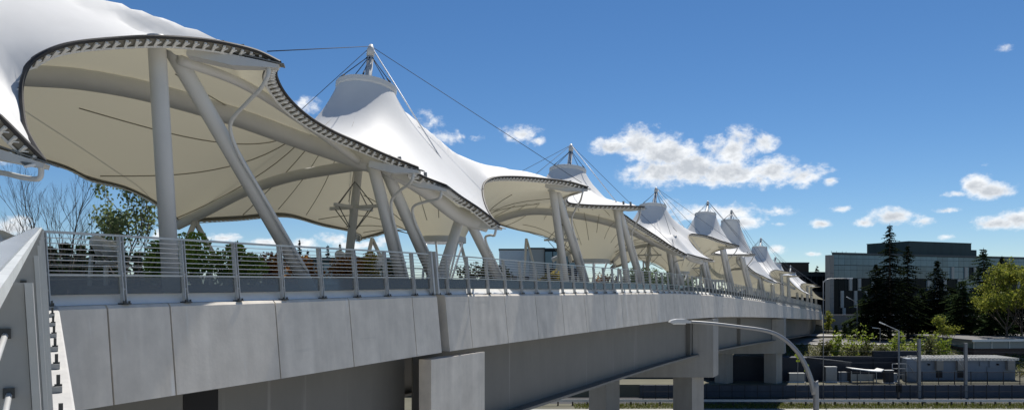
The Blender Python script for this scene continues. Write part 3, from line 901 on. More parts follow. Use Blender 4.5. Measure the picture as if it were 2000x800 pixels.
# ---- masts, collars, stays
for k, (sb, sr, zr, st, zt) in enumerate(MAST):
    root, off = CAN[k]
    zb = zd(sb) - .1
    mb = MB()
    mb.tube([(sb, RT, zb), (sr - .02, RT, zr - .5), (st - .05, RT, zt - .45)], [.17, .15, .13], 12)
    mb.tube([(st - .05, RT, zt - .46), (st - .03, RT, zt - .2), (st, RT, zt)], [.16, .15, .07], 10)
    mb.build('mast', M['steel'], root, off, smooth=True)
    # ring collar
    mb = MB(); n = 40; R0 = 1.14
    nx = Vector((math.sin(R(9)), 0, math.cos(R(9))))
    ex = Vector((math.cos(R(9)), 0, -math.sin(R(9)))); ey = Vector((0, 1, 0))
    c0 = Vector((sr, RT, zr))
    prof = [(R0 + .01, -.10), (R0 + .05, .0), (R0 + .06, .17), (R0 - .02, .20), (R0 - .04, -.02)]
    vs, fs = [], []
    for i in range(n):
        a = 2 * math.pi * i / n
        for r_, h in prof: vs.append(c0 + (ex * math.cos(a) + ey * math.sin(a)) * r_ + nx * h)
    q = len(prof)
    for i in range(n):
        for j in range(q): fs.append((i * q + j, ((i + 1) % n) * q + j, ((i + 1) % n) * q + (j + 1) % q, i * q + (j + 1) % q))
    mb.add(vs, fs)
    mb.build('collar', M['collar'], root, off, smooth=False)
    head = Vector((st - .04, RT, zt - .42))
    for i in range(6):
        a = 2 * math.pi * (i + .5) / 6
        e = c0 + (ex * math.cos(a) + ey * math.sin(a)) * R0 + nx * .2
        mb = MB(); mb.tube([head, e], .018, 5); mb.tube([e + (head - e) * .0, e + (head - e) * .16], .035, 5); mb.tube([head + (e - head) * .02, head + (e - head) * .14], .03, 5)
        mb.build('hanger_cable', M['cable'], root, off, smooth=True)
    # long stays to the edges before and after
    top = Vector((st, RT, zt - .06))
    prevN = [p for p in TIPN if p[0] < sr]; nextN = [p for p in TIPN if p[0] > sr + 1]
    ends = []
    if k == 1: ends = [((4.3, -.9, 5.45), 0), ((16.9, .9, 3.35), 1), ((24.6, -.8, 5.0), 0), ((12, 10.8, 2.8), 0), ((22.9, 10.8, 2.8), 0)]
    elif k == 2: ends = [((26.3, 3.4, 5.1), 0), ((35.3, .9, 5.1), 1), ((45.4, -.2, 2.8), 0), ((31, 10.8, 4.6), 0)]
    elif k == 3: ends = [((46.2, .3, 3.2), 0), ((58.8, 1.2, 5.0), 0), ((65, -.8, 4.3), 0), ((59.4, 1.1, 3.2), 1)]
    else:
        if prevN: p = prevN[-1]; ends.append(((p[0], p[1] + .2, p[2] + .1), 0))
        if nextN: p = nextN[0]; ends.append(((p[0], p[1] + .2, p[2] + .1), 0))
        if len(nextN) > 1: p = nextN[1]; ends.append(((p[0], p[1] + .3, p[2] + .1), 1 if k == 3 else 0))
        pf = [p for p in TIPF if p[0] > sr]
        if pf: p = pf[0]; ends.append(((p[0], p[1] - .2, p[2] + .1), 0))
    for e, wht in ends:
        mb = MB(); mb.tube([top, Vector(e)], .026 if wht else .012 + .001 * min(k, 6), 5)
        mb.build('stay_cable', M['cable_white'] if wht else M['cable'], root, off, smooth=True)
    # spreader cross under the fabric
    f_ = .47
    ps = Vector((sb + (sr - sb) * (3.45 / (zr - zb)), RT, zb + 3.45))
    if k in (1, 2, 3, 4):
        mb = MB()
        for vec in (Vector((1, 0, 0)), Vector((0, 1, 0))):
            mb.bar(ps - vec * 1.15, ps + vec * 1.15, .12, .12)
        mb.build('spreader', M['steel'], root, off)
        mb = MB()
        for vec in (Vector((1, 0, 0)), Vector((0, 1, 0)), Vector((-1, 0, 0)), Vector((0, -1, 0))):
            mb.tube([ps + vec * .95, ps + Vector((.06, 0, 1.0))], .022, 5); mb.tube([ps + vec * .95, ps + Vector((-.06, 0, -1.0))], .022, 5)
        mb.build('brace_rod', M['steel_dark'], root, off, smooth=True)

# ---- arch tubes
for pts, r_, k in ARCH:
    root, off = CAN[k]
    p = sm(pts, 7)
    mb = MB(); mb.tube(p, r_, 16); mb.build('arch_beam', M['steel'], root, off, smooth=True)

# ---- column pairs (near side):  (s_top, z_top, s_base) twice
LEG = [((-1.9, 2.9, .25), (-2.6, 2.9, -5.2)), ((2.87, 5.62, 3.47), (3.21, 5.52, 8.47)), ((10.87, 3.95, 13.04), (11.6, 3.82, 15.39)), ((16.6, 3.02, 14.86), (16.84, 2.9, 20.79)), ((25.32, 5.0, 27.77), (25.77, 4.9, 30.85)),
       ((35.04, 4.92, 38.3), (35.72, 4.75, 41.5)), ((47.33, 2.93, 50.12), (48.39, 2.78, 53.12)), ((58.6, 2.78, 62.64), (59.72, 2.73, 64.48)), ((67.33, 4.1, 73.69), (68.71, 3.95, 76.41)),
       ((77.91, 3.89, 86.79), (79.77, 3.6, 89.55)), ((91.52, 1.6, 96.46), (93.25, 1.5, 99.29))]
for s in (103.5, 113.5, 122.5, 136.5, 145, 155, 164, 176):
    hi = 4.8 if round(s) in (114, 122, 155, 164, 113) else 2.6
    LEG.append(((s, zd(s) + hi, s + 3.2), (s + .6, zd(s) + hi, s + 6)))
for pr_ in LEG:
    for (s1, z1, s0) in pr_:
        k = kof(s1) if s1 < 180 else 8
        if abs(s1 - 3.0) < .5: k = 0
        root, off = CAN[k]
        mb = MB()
        a, b = Vector((s0, 1.2, zd(s0) - .1)), Vector((s1, 1.0, z1 + .05))
        zc = lambda q: a + (b - a) * q
        mb.tube([a, zc(.06), zc(.061), zc(.9), b], [.17, .17, .195, .195, .195], 18)
        dirv = (b - a).normalized()
        mb.build('leg', M['steel'], root, off, smooth=True)
        mb = MB(); mb.box((s0, 1.2, zd(s0) - .04), (.6, .6, .08)); mb.build('base_plate', M['steel_dark'], root, off)
for (s, z) in ((11.8, 2.6), (22.9, 2.6), (41.4, 3.7), (52, 2.5), (62.5, 2.1), (31, 4.5), (71, 4.1)):
    root, off = CAN[kof(s)]
    for ds in (-1.9, 1.5):
        mb = MB(); mb.tube([(s + ds, 9.3, zd(s) - .1), (s, 9.9, z)], .10, 10); mb.build('leg', M['steel'], root, off, smooth=True)

# ---- prow brackets, marker plates, drain pipes
PROW = [((-2.3, .9, 2.85), (-.88, -1.0, 2.10)), ((3.3, .45, 5.42), (4.46, -1.1, 5.14)), ((10.3, .6, 3.95), (10.75, -.85, 3.62)), ((11.5, .6, 3.80), (12.2, -.95, 3.22)), ((16.2, .5, 2.75), (16.2, -.85, 2.28)),
        ((24.4, .9, 5.05), (24.85, -1.0, 4.70)), ((34.0, .9, 4.95), (33.85, -1.1, 4.67)), ((45.5, .7, 3.0), (44.85, -.9, 2.4)), ((56.0, .7, 2.8), (53.95, -.9, 2.33)), ((65.8, .9, 4.2), (65.4, -1, 4.07)), ((76, .9, 3.9), (75, -1, 3.67)), ((93, .7, 1.5), (95, -.6, .92))]
for a, b in PROW:
    root, off = CAN[min(kof(b[0]), kof(a[0])) if abs(b[0] - 4.46) < .1 else kof(b[0])]
    a, b = Vector(a), Vector(b)
    d = (b - a).normalized(); x = d.cross(Vector((0, 0, 1))).normalized(); y = x.cross(d)
    mb = MB()
    vs = []
    for p, w, h in ((a, .22, .20), (a + (b - a) * .5, .20, .24), (b, .12, .08)):
        vs += [p + x * w - y * h, p - x * w - y * h, p - x * w, p + x * w]
    fs = [(0, 1, 2, 3), (11, 10, 9, 8)]
    for q in (0, 4):
        for j in range(4): fs.append((q + j, q + (j + 1) % 4, q + 4 + (j + 1) % 4, q + 4 + j))
    mb.add(vs, fs); mb.build('prow_bracket', M['steel'], root, off)
    mb = MB()
    mb.bar(a + (b - a) * .45 + y * .07, b + d * .12 + y * .02, .30, .025)
    for q in (.38, .60):
        c = a + (b - a) * q
        mb.bar(c + x * .05 + y * .0, c + x * .05 + Vector((0, 0, .30)) - d * .03, .08, .10)
    mb.build('tip_plate', M['steel_dark'], root, off)


def pipe(root, off, pts, r=.046):
    mb = MB(); mb.tube(sm(pts, 6), r, 10); mb.build('drain_pipe', M['steel'], root, off, smooth=True)


for tip, leg in (((-.95, -.95, 2.05), ((-1.9, 2.9), .25)), ((4.3, -.95, 5.02), ((3.21, 5.44), 8.47)), ((10.65, -.7, 3.55), ((10.87, 3.95), 13.04)), ((12.1, -.8, 3.15), ((11.6, 3.82), 15.39)), ((16.1, -.7, 2.22), ((16.84, 2.9), 20.79)),
                 ((24.7, -.85, 4.65), ((25.77, 4.9), 30.85)), ((33.7, -.95, 4.6), ((35.72, 4.75), 41.5)), ((44.8, -.8, 2.35), ((47.33, 2.93), 50.12)), ((65.3, -.9, 4.0), ((67.33, 4.1), 73.69)), ((74.9, -.9, 3.6), ((77.9, 3.89), 86.79))):
    root, off = CAN[0 if abs(tip[0] - 4.3) < .1 else kof(tip[0])]
    (s1, z1), s0 = leg
    zg = zd(s0) - .1
    L = lambda q: Vector((s1 + (s0 - s1) * q, 1.0 + .2 * q - .27, z1 + (zg - z1) * q))
    T0 = Vector(tip)
    q1, q2, q3 = L(.28), L(.36), L(.86)
    mid = T0 + (q1 - T0) * .5
    pipe(root, off, [T0 + Vector((0, 0, .05)), T0 + Vector((0, .06, -.18)), T0 + (q1 - T0) * .22 + Vector((0, 0, -.14)), mid + Vector((0, 0, -.02)), T0 + (q1 - T0) * .9 + Vector((0, 0, .04)), q2, L(.5), q3])

# ---- low funnels with their rings and struts
for i, (fs_, fz) in enumerate(FUN[:5]):
    root, off = CAN[kof(fs_)]
    mb = MB(); n = 36
    prof = [(1.10, .12), (1.16, .02), (1.16, -.22), (1.05, -.22), (1.05, .05)]
    vs, ff = [], []
    for k in range(n):
        a = 2 * math.pi * k / n
        for r_, h in prof: vs.append((fs_ + math.cos(a) * r_, 5.3 + math.sin(a) * r_, fz + h))
    for k in range(n):
        for j in range(5): ff.append((k * 5 + j, ((k + 1) % n) * 5 + j, ((k + 1) % n) * 5 + (j + 1) % 5, k * 5 + (j + 1) % 5))
    mb.add(vs, ff); mb.build('funnel_ring', M['steel'], root, off)
    for k in range(6):
        a = 2 * math.pi * k / 6 + .3
        mb = MB(); mb.tube([(fs_ + math.cos(a) * 1.05, 5.3 + math.sin(a) * 1.05, fz - .2), (fs_ + math.cos(a) * .25, 5.3 + math.sin(a) * .25, zd(fs_) - .1)], .05, 7); mb.build('funnel_strut', M['clamp'], root, off, smooth=True)

# ================================================================== THINGS ON THE BRIDGE
FLAB = ['large grey floodlight at the far left, beside the first leaning column', 'large grey floodlight in front of the leafy tree behind the nearest railing',
        'large grey floodlight left of the second column pair, behind the railing', 'large grey floodlight just left of the thick column, behind the railing']
fl0 = None
for k, (s, z) in enumerate(((3.3, 1.40), (6.01, 1.44), (17.0, 1.70), (19.1, 1.72))):
    root, off = bthing('floodlight', FLAB[k], 'floodlight', s, 7, zd(s) - .1, 'floodlights on the bridge deck')
    if fl0 is None:
        mb = MB(); mb.tube([(0, 0, 0), (0, 0, 1.1)], .07, 10); mb.bar((-.3, 0, 1.15), (.3, 0, 1.15), .12, .10); hp = mb.build('stand', M['steel'], root, smooth=True)
        mb = MB(); mb.tube([(-.42, 0, 1.78), (-.30, 0, 1.74), (-.02, 0, 1.62), (.02, 0, 1.60), (.40, 0, 1.44)], [.15, .19, .20, .23, .25], 18); mb.bar((-.2, -.23, 1.5), (.05, -.23, 1.62), .05, .4); mb.bar((-.2, .23, 1.5), (.05, .23, 1.62), .05, .4)
        hd = mb.build('lamp_body', M['steel'], root, smooth=True)
        mb = MB(); mb.tube([(.40, 0, 1.441), (.45, 0, 1.416)], [.255, .235], 18); ln = mb.build('lens', M['glz_pale'], root, smooth=True)
        fl0 = (hp, hd, ln)
    else:
        for c in fl0: dup(c, root)

PLAB = ['low dark planter box of green shrubs behind the nearest railing', 'low dark planter box of rusty and golden shrubs behind the railing', 'low dark planter box beneath the first funnel', 'long low dark planter of green hedge plants farther along the bridge']
for k, (a, b) in enumerate(((4.5, 9.2), (9.8, 17.6), (22.5, 35), (42, 66))):
    root = None
    mid = (a + b) / 2
    root, off = bthing('planter', PLAB[k], 'planter', mid, 4, zd(mid) - .1, 'planters on the bridge deck')
    mb = MB(); mb.sweep([(2.6, -.1), (2.6, .38), (2.72, .38), (2.72, .28), (5.9, .28), (5.9, .38), (6.02, .38), (6.02, -.1)], xs(a, b, 1.5)); mb.build('box', M['planter'], root, off)
    mb = MB(); mb.sweep([(2.725, .2), (2.725, .30), (5.895, .30), (5.895, .2)], xs(a + .05, b - .05, 1.5)); mb.build('soil_bed', M['soil'], root, off)
SHR = [(5.2, 3.6, 1.0, 1.25, 'leaf', 'green shrub pushing through the cables beside the thick front column'), (6.7, 4.2, 1.5, 1.65, 'leaf', 'tallest green shrub in the planter behind the nearest railing'),
       (8.0, 3.4, 1.2, 1.2, 'leaf', 'green shrub leaning over the rail left of the leaning column'), (8.6, 4.9, 1.5, 1.3, 'leaf', 'green shrub at the back of the nearest planter'),
       (10.4, 4.6, 1.5, .95, 'leaf_rust', 'rust coloured shrub under the leaning column'), (12.2, 4.9, 1.6, 1.0, 'leaf_rust', 'rust and brown shrub right of the leaning column'),
       (13.9, 4.5, 1.5, 1.05, 'leaf_rust', 'rusty shrub left of the second column pair'), (15.3, 4.6, 1.3, 1.25, 'leaf_gold', 'golden shrub between two floodlights'),
       (16.9, 4.6, 1.3, .95, 'leaf_olive', 'olive shrub behind the thick column of the second pair'), (23.7, 4.5, 2.0, 1.2, 'leaf_olive', 'olive brown shrub below the first funnel'),
       (26.0, 4.0, 1.8, 1.0, 'leaf_olive', 'olive shrub right of the first funnel'), (31.3, 4.0, 1.2, .75, 'leaf_gold', 'small golden shrub left of the blue glass block'), (32.6, 3.8, 1.4, .95, 'leaf_gold', 'bright golden shrub below the blue glass block'),
       (43.2, 4.5, 1.8, 1.0, 'leaf_rust', 'brown shrub below the second funnel'), (46.0, 3.6, 2.0, 1.45, 'leaf', 'green shrub at the start of the long hedge'),
       (49.0, 3.4, 2.0, 1.6, 'leaf', 'dense green shrub second in the long hedge'), (52.5, 3.4, 2.2, 1.5, 'leaf', 'green shrub third in the long hedge'), (56.0, 3.4, 2.2, 1.45, 'leaf', 'green shrub fourth in the long hedge'), (60.0, 3.4, 2.4, 1.4, 'leaf', 'green shrub fifth in the long hedge'), (64.0, 3.4, 2.2, 1.3, 'leaf', 'green shrub at the far end of the long hedge')]
for k, (s, t, w, h, m, lab) in enumerate(SHR):
    shrub('deck_shrub', BR(s, t, zd(s) + .28), w, h, M[m], lab, 'shrubs growing in planters on the bridge', 40 + k, n=1700 if s < 20 else 700, leaf_size=.11 if s < 20 else .16)
SHR2 = [(78, 3), (84, 3), (100, 3), (112, 3)]
for k, (s, t) in enumerate(SHR2):
    lab = ['green shrub by the fourth mast behind the railing', 'green shrub under the two tall cones', 'distant green shrub behind the packed railing posts', 'most distant green shrub on the bridge deck'][k]
    shrub('deck_shrub', BR(s, t, zd(s) - .1), 2.6, 1.5, M['leaf'], lab, 'shrubs growing in planters on the bridge', 90 + k, n=260, leaf_size=.2)

# ================================================================== GROUND AND ROADS
def sstep(a, b, x):
    q = min(1, max(0, (x - a) / (b - a))); return q * q * (3 - 2 * q)


def gh(x, y):
    z = -15.0
    z += 1.7 * sstep(107.9, 108.3, y)
    z += 3.5 * sstep(118, 136, y)
    z += .4 * sstep(150, 168, y)
    z += 2.8 * sstep(172, 180, y)
    s = x * DX + y * DY - SOFF; p = -(x * DY - y * DX) - POFF
    k = sstep(36, 15, s) * sstep(10.3, 11.6, p)
    z = z + (-1.7 - z) * k if z < -1.7 else z
    if math.hypot(x, y) > 320: z += min(20, (math.hypot(x, y) - 320) * .01) * 0
    return z


gx = [-1600, -900, -500, -300, -200, -140, -110] + [x for x in range(-90, 131, 4)] + [150, 180, 240, 340, 600, 1000, 1700]
gy = [-700, -300, -120, -60, -30, -10] + [y for y in range(0, 104, 4)] + [104, 106, 107.8, 108.4, 110, 113, 116, 118] + [y for y in range(120, 184, 3)] + [188, 200, 220, 260, 320, 420, 600, 1000, 1800, 3000]
mb = MB(); nx_ = len(gx)
vs = [(x, y, gh(x, y)) for y in gy for x in gx]
fs = [(j * nx_ + i, j * nx_ + i + 1, (j + 1) * nx_ + i + 1, (j + 1) * nx_ + i) for j in range(len(gy) - 1) for i in range(nx_ - 1)]
mb.add(vs, fs); g = mb.build('ground', M['ground'], fix=False); tag(g, kind='structure', label='mixed brown and green earth around the freeway and bank')


def slab(name, poly, z, m, lab):
    mb = MB(); mb.add([(x, y, z) for x, y in poly], [tuple(range(len(poly)))])
    return tag(mb.build(name, m, fix=False), kind='structure', label=lab)


slab('freeway', [(-3.5, -60), (400, -60), (400, 97.2), (-3.5, 97.2)], GZ + .006, M['road'], 'pale sunlit freeway surface at the foot of the photo')
slab('track_path', [(5, 101.6), (260, 101.6), (260, 107.6), (5, 107.6)], GZ + .006, M['asphalt_dark'], 'dark paved strip behind the guardrail')
mb = MB()
for y in (94.5, 90.6): mb.box((180, y, GZ + .012), (380, .14, .004))
for y in (86.8, 83, 79):
    for x in range(0, 200, 12): mb.box((x, y, GZ + .012), (3, .12, .004))
tag(mb.build('road_markings', M['white']), kind='structure', label='white lane lines on the freeway')
slab('upper_road', [(40, 139.5), (300, 139.5), (300, 156), (40, 156)], -9.72, M['asphalt'], 'grey road running along the top of the shrub bank')
slab('upper_sidewalk', [(40, 136.2), (300, 136.2), (300, 139.3), (40, 139.3)], -9.66, M['road'], 'sunlit pale pavement on the near side of the upper road')
slab('upper_verge_path', [(40, 157), (300, 157), (300, 163), (40, 163)], -9.36, M['road'], 'sunlit pale pavement on the far side of the upper road')
# grass on the verge (stuff)
mb = MB(); r = random.Random(5)
for _ in range(9000):
    x, y = r.uniform(8, 72), r.uniform(97.3, 101.4)
    h = r.uniform(.12, .42); a = r.random() * 3.14; w = .05
    mb.add([(x - math.cos(a) * w, y - math.sin(a) * w, GZ), (x + math.cos(a) * w, y + math.sin(a) * w, GZ), (x + r.gauss(0, .09), y + r.gauss(0, .09), GZ + h)], [(0, 1, 2)])
tag(mb.build('verge_grass', M['grass'], fix=False), 'strip of rough green grass under the guardrail', 'grass', kind='stuff')
# low ground cover on the bank (stuff)
mb = MB()
for _ in range(15000):
    x, y = r.uniform(46, 104), r.uniform(117.5, 136)
    if y > 134 and r.random() < .6: continue
    leaf(mb, (x, y, gh(x, y) + r.uniform(.05, .5)), .34, r, int(r.random() < .45))
tag(mb.build('bank_undergrowth', [M['leaf_olive'], M['grass']], fix=False), 'olive and straw coloured undergrowth covering the bank below the upper road', 'undergrowth', kind='stuff')
# undergrowth on the left plateau
mb = MB()
for _ in range(5000):
    q = BR(r.uniform(-14, 14), r.uniform(14, 34))
    leaf(mb, (q.x, q.y, gh(q.x, q.y) + r.uniform(0, .5)), .3, r)
tag(mb.build('plateau_undergrowth', M['leaf_olive'], fix=False), 'dark low growth on the land beyond the bridge at left', 'undergrowth', kind='stuff')
# ramp foundation
mb = MB(); mb.box((6.2, 1.4, (GZ + rz_(6) - .9) / 2 - .25), (18.5, 2.2, rz_(6) - GZ - 1.4)); mb.build('foundation_wall', M['conc'], ramp)

# ================================================================== GUARDRAIL, FENCES, WALLS
t = thing('guardrail', 'long white-topped steel guardrail beside the grass verge of the freeway', 'guardrail', (40, 100, GZ), 0)
mb = MB(); prof = [(0, .50), (.06, .53), (.0, .60), (.06, .68), (.0, .76), (-.02, .80), (-.06, .80), (-.06, .50)]
pts = []
mb.sweep([(100 + y, z) for y, z in prof], [4 + 6 * i for i in range(18)], zf=lambda s: GZ); mb.build('beam', M['white_rail'], t, (40, 100, GZ))
p0 = None
for i in range(38):
    if p0 is None:
        mb = MB(); mb.box((0, .12, .33), (.18, .16, .76)); p0 = mb.build('post', M['bark'], t); o = p0
    else: o = dup(p0, t)
    o.location = (-34 + i * 1.9, 0, 0)


def fence(label, x0, x1, y, zb, h, step, picket=False, group='black metal fences along the rail line'):
    t = thing('metal_fence', label, 'fence', ((x0 + x1) / 2, y, zb), 0, group)
    hw = (x1 - x0) / 2
    mb = MB()
    for z in ((.12, h - .05) if picket else (.15, h * .55, h - .03)): mb.box((0, 0, z), (2 * hw, .05, .06))
    if picket:
        x = -hw
        while x < hw: mb.box((x, 0, h / 2), (.028, .028, h)); x += .16
    mb.build('panel', M['fence'], t)
    n = int((x1 - x0) / step); first = None
    for i in range(n + 1):
        if first is None:
            mb = MB(); mb.box((0, 0, h / 2 + .03), (.09, .09, h + .1)); first = mb.build('post', M['fence'], t); o = first
        else: o = dup(first, t)
        o.location = (-hw + i * step, -.0, 0)


fence('open two-rail black fence in front of the low blue-grey wall', 18, 84, 105.6, GZ, 1.95, 1.75)
fence('black picket fence on top of the low wall, in front of the equipment hut', 46.5, 90, 108.6, -13.3, 1.75, 2.3, True)
mb = MB(); mb.box((57, 108.0, -14.2), (78, .35, 1.75)); w = mb.build('low_wall', M['lowwall'])
tag(w, 'long low blue-grey retaining wall below the picket fence', 'wall')
mb = MB(); mb.box((87, 172.3, -7.3), (34, .5, 3.4)); mb.box((87, 172.3, -5.55), (34.2, .7, .12)); w = mb.build('retaining_wall', M['wallgrey']); tag(w, 'plain grey retaining wall below the glass office block', 'wall')

# ================================================================== STREET LAMPS AND POLES
t = thing('street_lamp', 'curved-arm steel street lamp in the foreground, its flat head over the bridge girder', 'street lamp', (at(1596, 800, 26).x, 26, GZ), 0, 'street lamps around the freeway')
off = (at(1596, 800, 26).x, 26, GZ)
A = lambda x, y: at(x, y, 26)
pth = [Vector((off[0], 26, GZ)), A(1594, 800), A(1590, 768), A(1582, 735), A(1568, 703), A(1550, 678), A(1525, 657), A(1495, 645), A(1440, 637), A(1390, 631), A(1345, 627.5)]
mb = MB(); p = sm([tuple(v) for v in pth], 5); n = len(p); mb.tube(p, [(.10) - .055 * (i / (n - 1)) for i in range(n)], 14); mb.build('pole', M['lamp_grey'], t, off, smooth=True)
h0, h1 = A(1347, 628), A(1308, 626)
mb = MB()
c = (h0 + h1) / 2
prof = [(-.36, -.02), (-.30, .045), (-.1, .085), (.16, .085), (.32, .03), (.36, -.02), (.34, -.055), (-.28, -.06)]
vs = [(c.x + x, c.y - .15, c.z + z) for x, z in prof] + [(c.x + x, c.y + .15, c.z + z) for x, z in prof]
n = len(prof)
mb.add(vs, [tuple(range(n - 1, -1, -1)), tuple(range(n, 2 * n))] + [(i, (i + 1) % n, (i + 1) % n + n, i + n) for i in range(n)])
mb.build('lamp_head', M['steel'], t, off)
mb = MB(); mb.box((c.x - .03, c.y, c.z - .075), (.42, .22, .035)); mb.build('lens', M['white'], t, off)


def lamp(label, px, pyt, Y, zb, arm, dark='pole', r0=.11):
    b = at(px, pyt, Y); off = (b.x, Y, zb)
    t = thing('street_lamp', label, 'street lamp', off, 0, 'street lamps around the freeway')
    mb = MB(); mb.tube([(b.x, Y, zb), (b.x, Y, b.z)], [r0, r0 * .7], 10); mb.build('pole', M[dark], t, off, smooth=True)
    pts = [at(x, y, Y) for x, y in arm]
    mb = MB(); mb.tube([tuple(v) for v in sm([tuple(v) for v in pts], 4)], .05, 8); mb.build('arm', M['galv'], t, off, smooth=True)
    e, q = pts[-1], pts[-2]; d = (e - q).normalized()
    mb = MB(); mb.bar(e - d * .05, e + d * .7, .28, .13); mb.build('lamp_head', M['white'], t, off)


lamp('tall slim street lamp at the bridge end with its arm to the right', 1608, 548, 106, GZ, [(1608, 552), (1613, 546), (1625, 543.5), (1655, 543)], r0=.075)
lamp('street lamp with a drooping bright arm above the shrub bank', 1755.5, 645, 106, GZ, [(1755.5, 645), (1746, 641), (1727, 632.5)], r0=.14)
lamp('small bright street lamp on the upper road in front of the glass block', 1674, 592, 150, -9.8, [(1674, 592), (1668, 587), (1660, 582.5)], r0=.07)
lamp('slim dark street lamp among the bank shrubs', 1719, 641, 137, -10, [(1719, 641), (1716, 640.5), (1712, 640)], r0=.06)


def cat_pole(label, px, pyt, Y, zb, brace):
    b = at(px, pyt, Y); off = (b.x, Y, zb)
    t = thing('rail_line_pole', label, 'pole', off, 0, 'steel poles of the rail line')
    mb = MB(); mb.box((b.x, Y, (zb + b.z) / 2), (.36, .36, b.z - zb)); mb.box((b.x, Y, b.z - .03), (.42, .42, .06)); mb.build('shaft', M['pole'], t, off)
    mb = MB(); mb.tube([at(*brace[0], Y), at(*brace[1], Y)], .05, 7); mb.tube([at(*brace[0], Y), at(px, brace[0][1], Y)], .035, 6); mb.build('bracket_arm', M['galv'], t, off, smooth=True)


cat_pole('pale grey rail line pole left of the equipment hut', 1795, 661, 107, GZ, ((1771, 694), (1794, 706)))
cat_pole('dark rail line pole in front of the equipment hut', 1886, 669, 107, GZ, ((1866, 698), (1884, 721)))
for k, (y0, y1) in enumerate(((684, 688), (697, 699), (707, 706))):
    mb = MB(); mb.tube([at(1600, y0 + 1, 112), at(1800, y0, 110), at(2100, y1 + 2, 108)], .016, 4)
    tag(mb.build('overhead_wire', M['cable']), ['highest thin overhead wire over the rail line', 'middle thin overhead wire over the rail line', 'lowest thin overhead wire over the rail line'][k], 'wire', 'overhead wires of the rail line')


def sign(label, px, py, Y, w, post_bottom):
    c = at(px, py, Y); zb = post_bottom
    off = (c.x, Y, zb)
    t = thing('crossing_sign', label, 'sign', off, 0, 'yellow pedestrian crossing signs')
    mb = MB(); mb.box((c.x, Y + .05, (zb + c.z) / 2), (.07, .07, c.z - zb + .6)); mb.build('post', M['pole'], t, off)
    q = w / 2
    mb = MB(); mb.prism([(c.x, c.z + q), (c.x + q, c.z), (c.x, c.z - q), (c.x - q, c.z)], Y - .01, Y + .01); mb.build('diamond_panel', M['yellow'], t, off)
    mb = MB(); mb.prism([(c.x - q * .5, c.z - q * 1.2), (c.x + q * .5, c.z - q * 1.2), (c.x + q * .5, c.z - q * 1.75), (c.x - q * .5, c.z - q * 1.75)], Y - .01, Y + .01); mb.build('arrow_panel', M['yellow'], t, off)
    mb = MB(); k = q * .062; yy = Y - .016
    P_ = lambda x, z: (c.x + x * k, yy, c.z + z * k)
    ring = [P_(math.cos(a * .785) * 1.2, 6 + math.sin(a * .785) * 1.2) for a in range(8)]
    mb.add(ring, [tuple(range(8))])
    for poly in ([(-1.2, 4.4), (1.2, 4.4), (1.2, -.6), (-1.2, -.6)], [(-1.2, -.6), (.2, -.6), (-2.4, -6.4), (-3.8, -6.0)], [(0, -.6), (1.3, -.6), (3.6, -6), (2.2, -6.4)], [(1.2, 4.2), (1.2, 2.8), (3.8, .4), (4.3, 1.4)], [(-1.2, 4.2), (-1.2, 2.8), (-3.4, .2), (-4.1, 1.0)]):
        mb.add([P_(x, z) for x, z in poly], [(0, 1, 2, 3)])
    mb.build('walking_figure', M['signblack'], t, off, fix=False)
    mb = MB(); z0 = -23.5
    mb.add([P_(-4, z0 + 1), P_(1.5, z0 + 1), P_(1.5, z0 - 1), P_(-4, z0 - 1)], [(0, 1, 2, 3)]); mb.add([P_(1.5, z0 + 2.6), P_(5, z0), P_(1.5, z0 - 2.6)], [(0, 1, 2)])
    mb.build('arrow_mark', M['signblack'], t, off, fix=False)


sign('yellow diamond pedestrian sign left of the lamp arm, the higher of two', 1558.5, 693, 107.2, 1.05, -13.2)
sign('yellow diamond pedestrian sign half behind the curved lamp pole', 1574, 713, 107.4, .95, -13.2)

# ================================================================== BUILDINGS
def block(mb, x0, x1, y0, y1, z0, z1): mb.box(((x0 + x1) / 2, (y0 + y1) / 2, (z0 + z1) / 2), (x1 - x0, y1 - y0, z1 - z0))


# office block, local frame: x along the facade, y to the back
OL = (at(1627, 566, 190).x, 190, -9.5); OA = R(23)
off_ = thing('office_building', 'large glass office block behind the conifers with a dark green roof house', 'building', OL, OA)
TOP = 18.75
mb = MB(); mb.plan([(0, .35), (82, .35), (82, 28), (30, 28)], -1, TOP - .05); mb.build('core', M['glz_dark'], off_)
mb = MB(); block(mb, -.1, 82.1, .0, .3, TOP - .35, TOP + .1); mb.plan([(0, .32), (82.1, .32), (82.1, 28), (30, 28)], TOP - .04, TOP + .1); mb.build('parapet', M['mull'], off_)
mb = MB(); block(mb, -1.35, -.02, -.3, 1.2, -1, TOP - .6); mb.build('corner_pier', M['bldwall'], off_)
mb = MB()
for z in (3.8, 7.4, 10.6, 13.6): block(mb, -1.37, -.01, -.32, -.301, z, z + .06)
mb.build('panel_joint', M['mull'], off_)
rows = [(15.75, TOP - .40, 'p'), (12.5, 15.7, 'p'), (9.4, 12.45, 'm'), (5.1, 9.35, 'd'), (.6, 5.05, 'd')]
r = random.Random(11); wm = {}
BAYW = 4.1
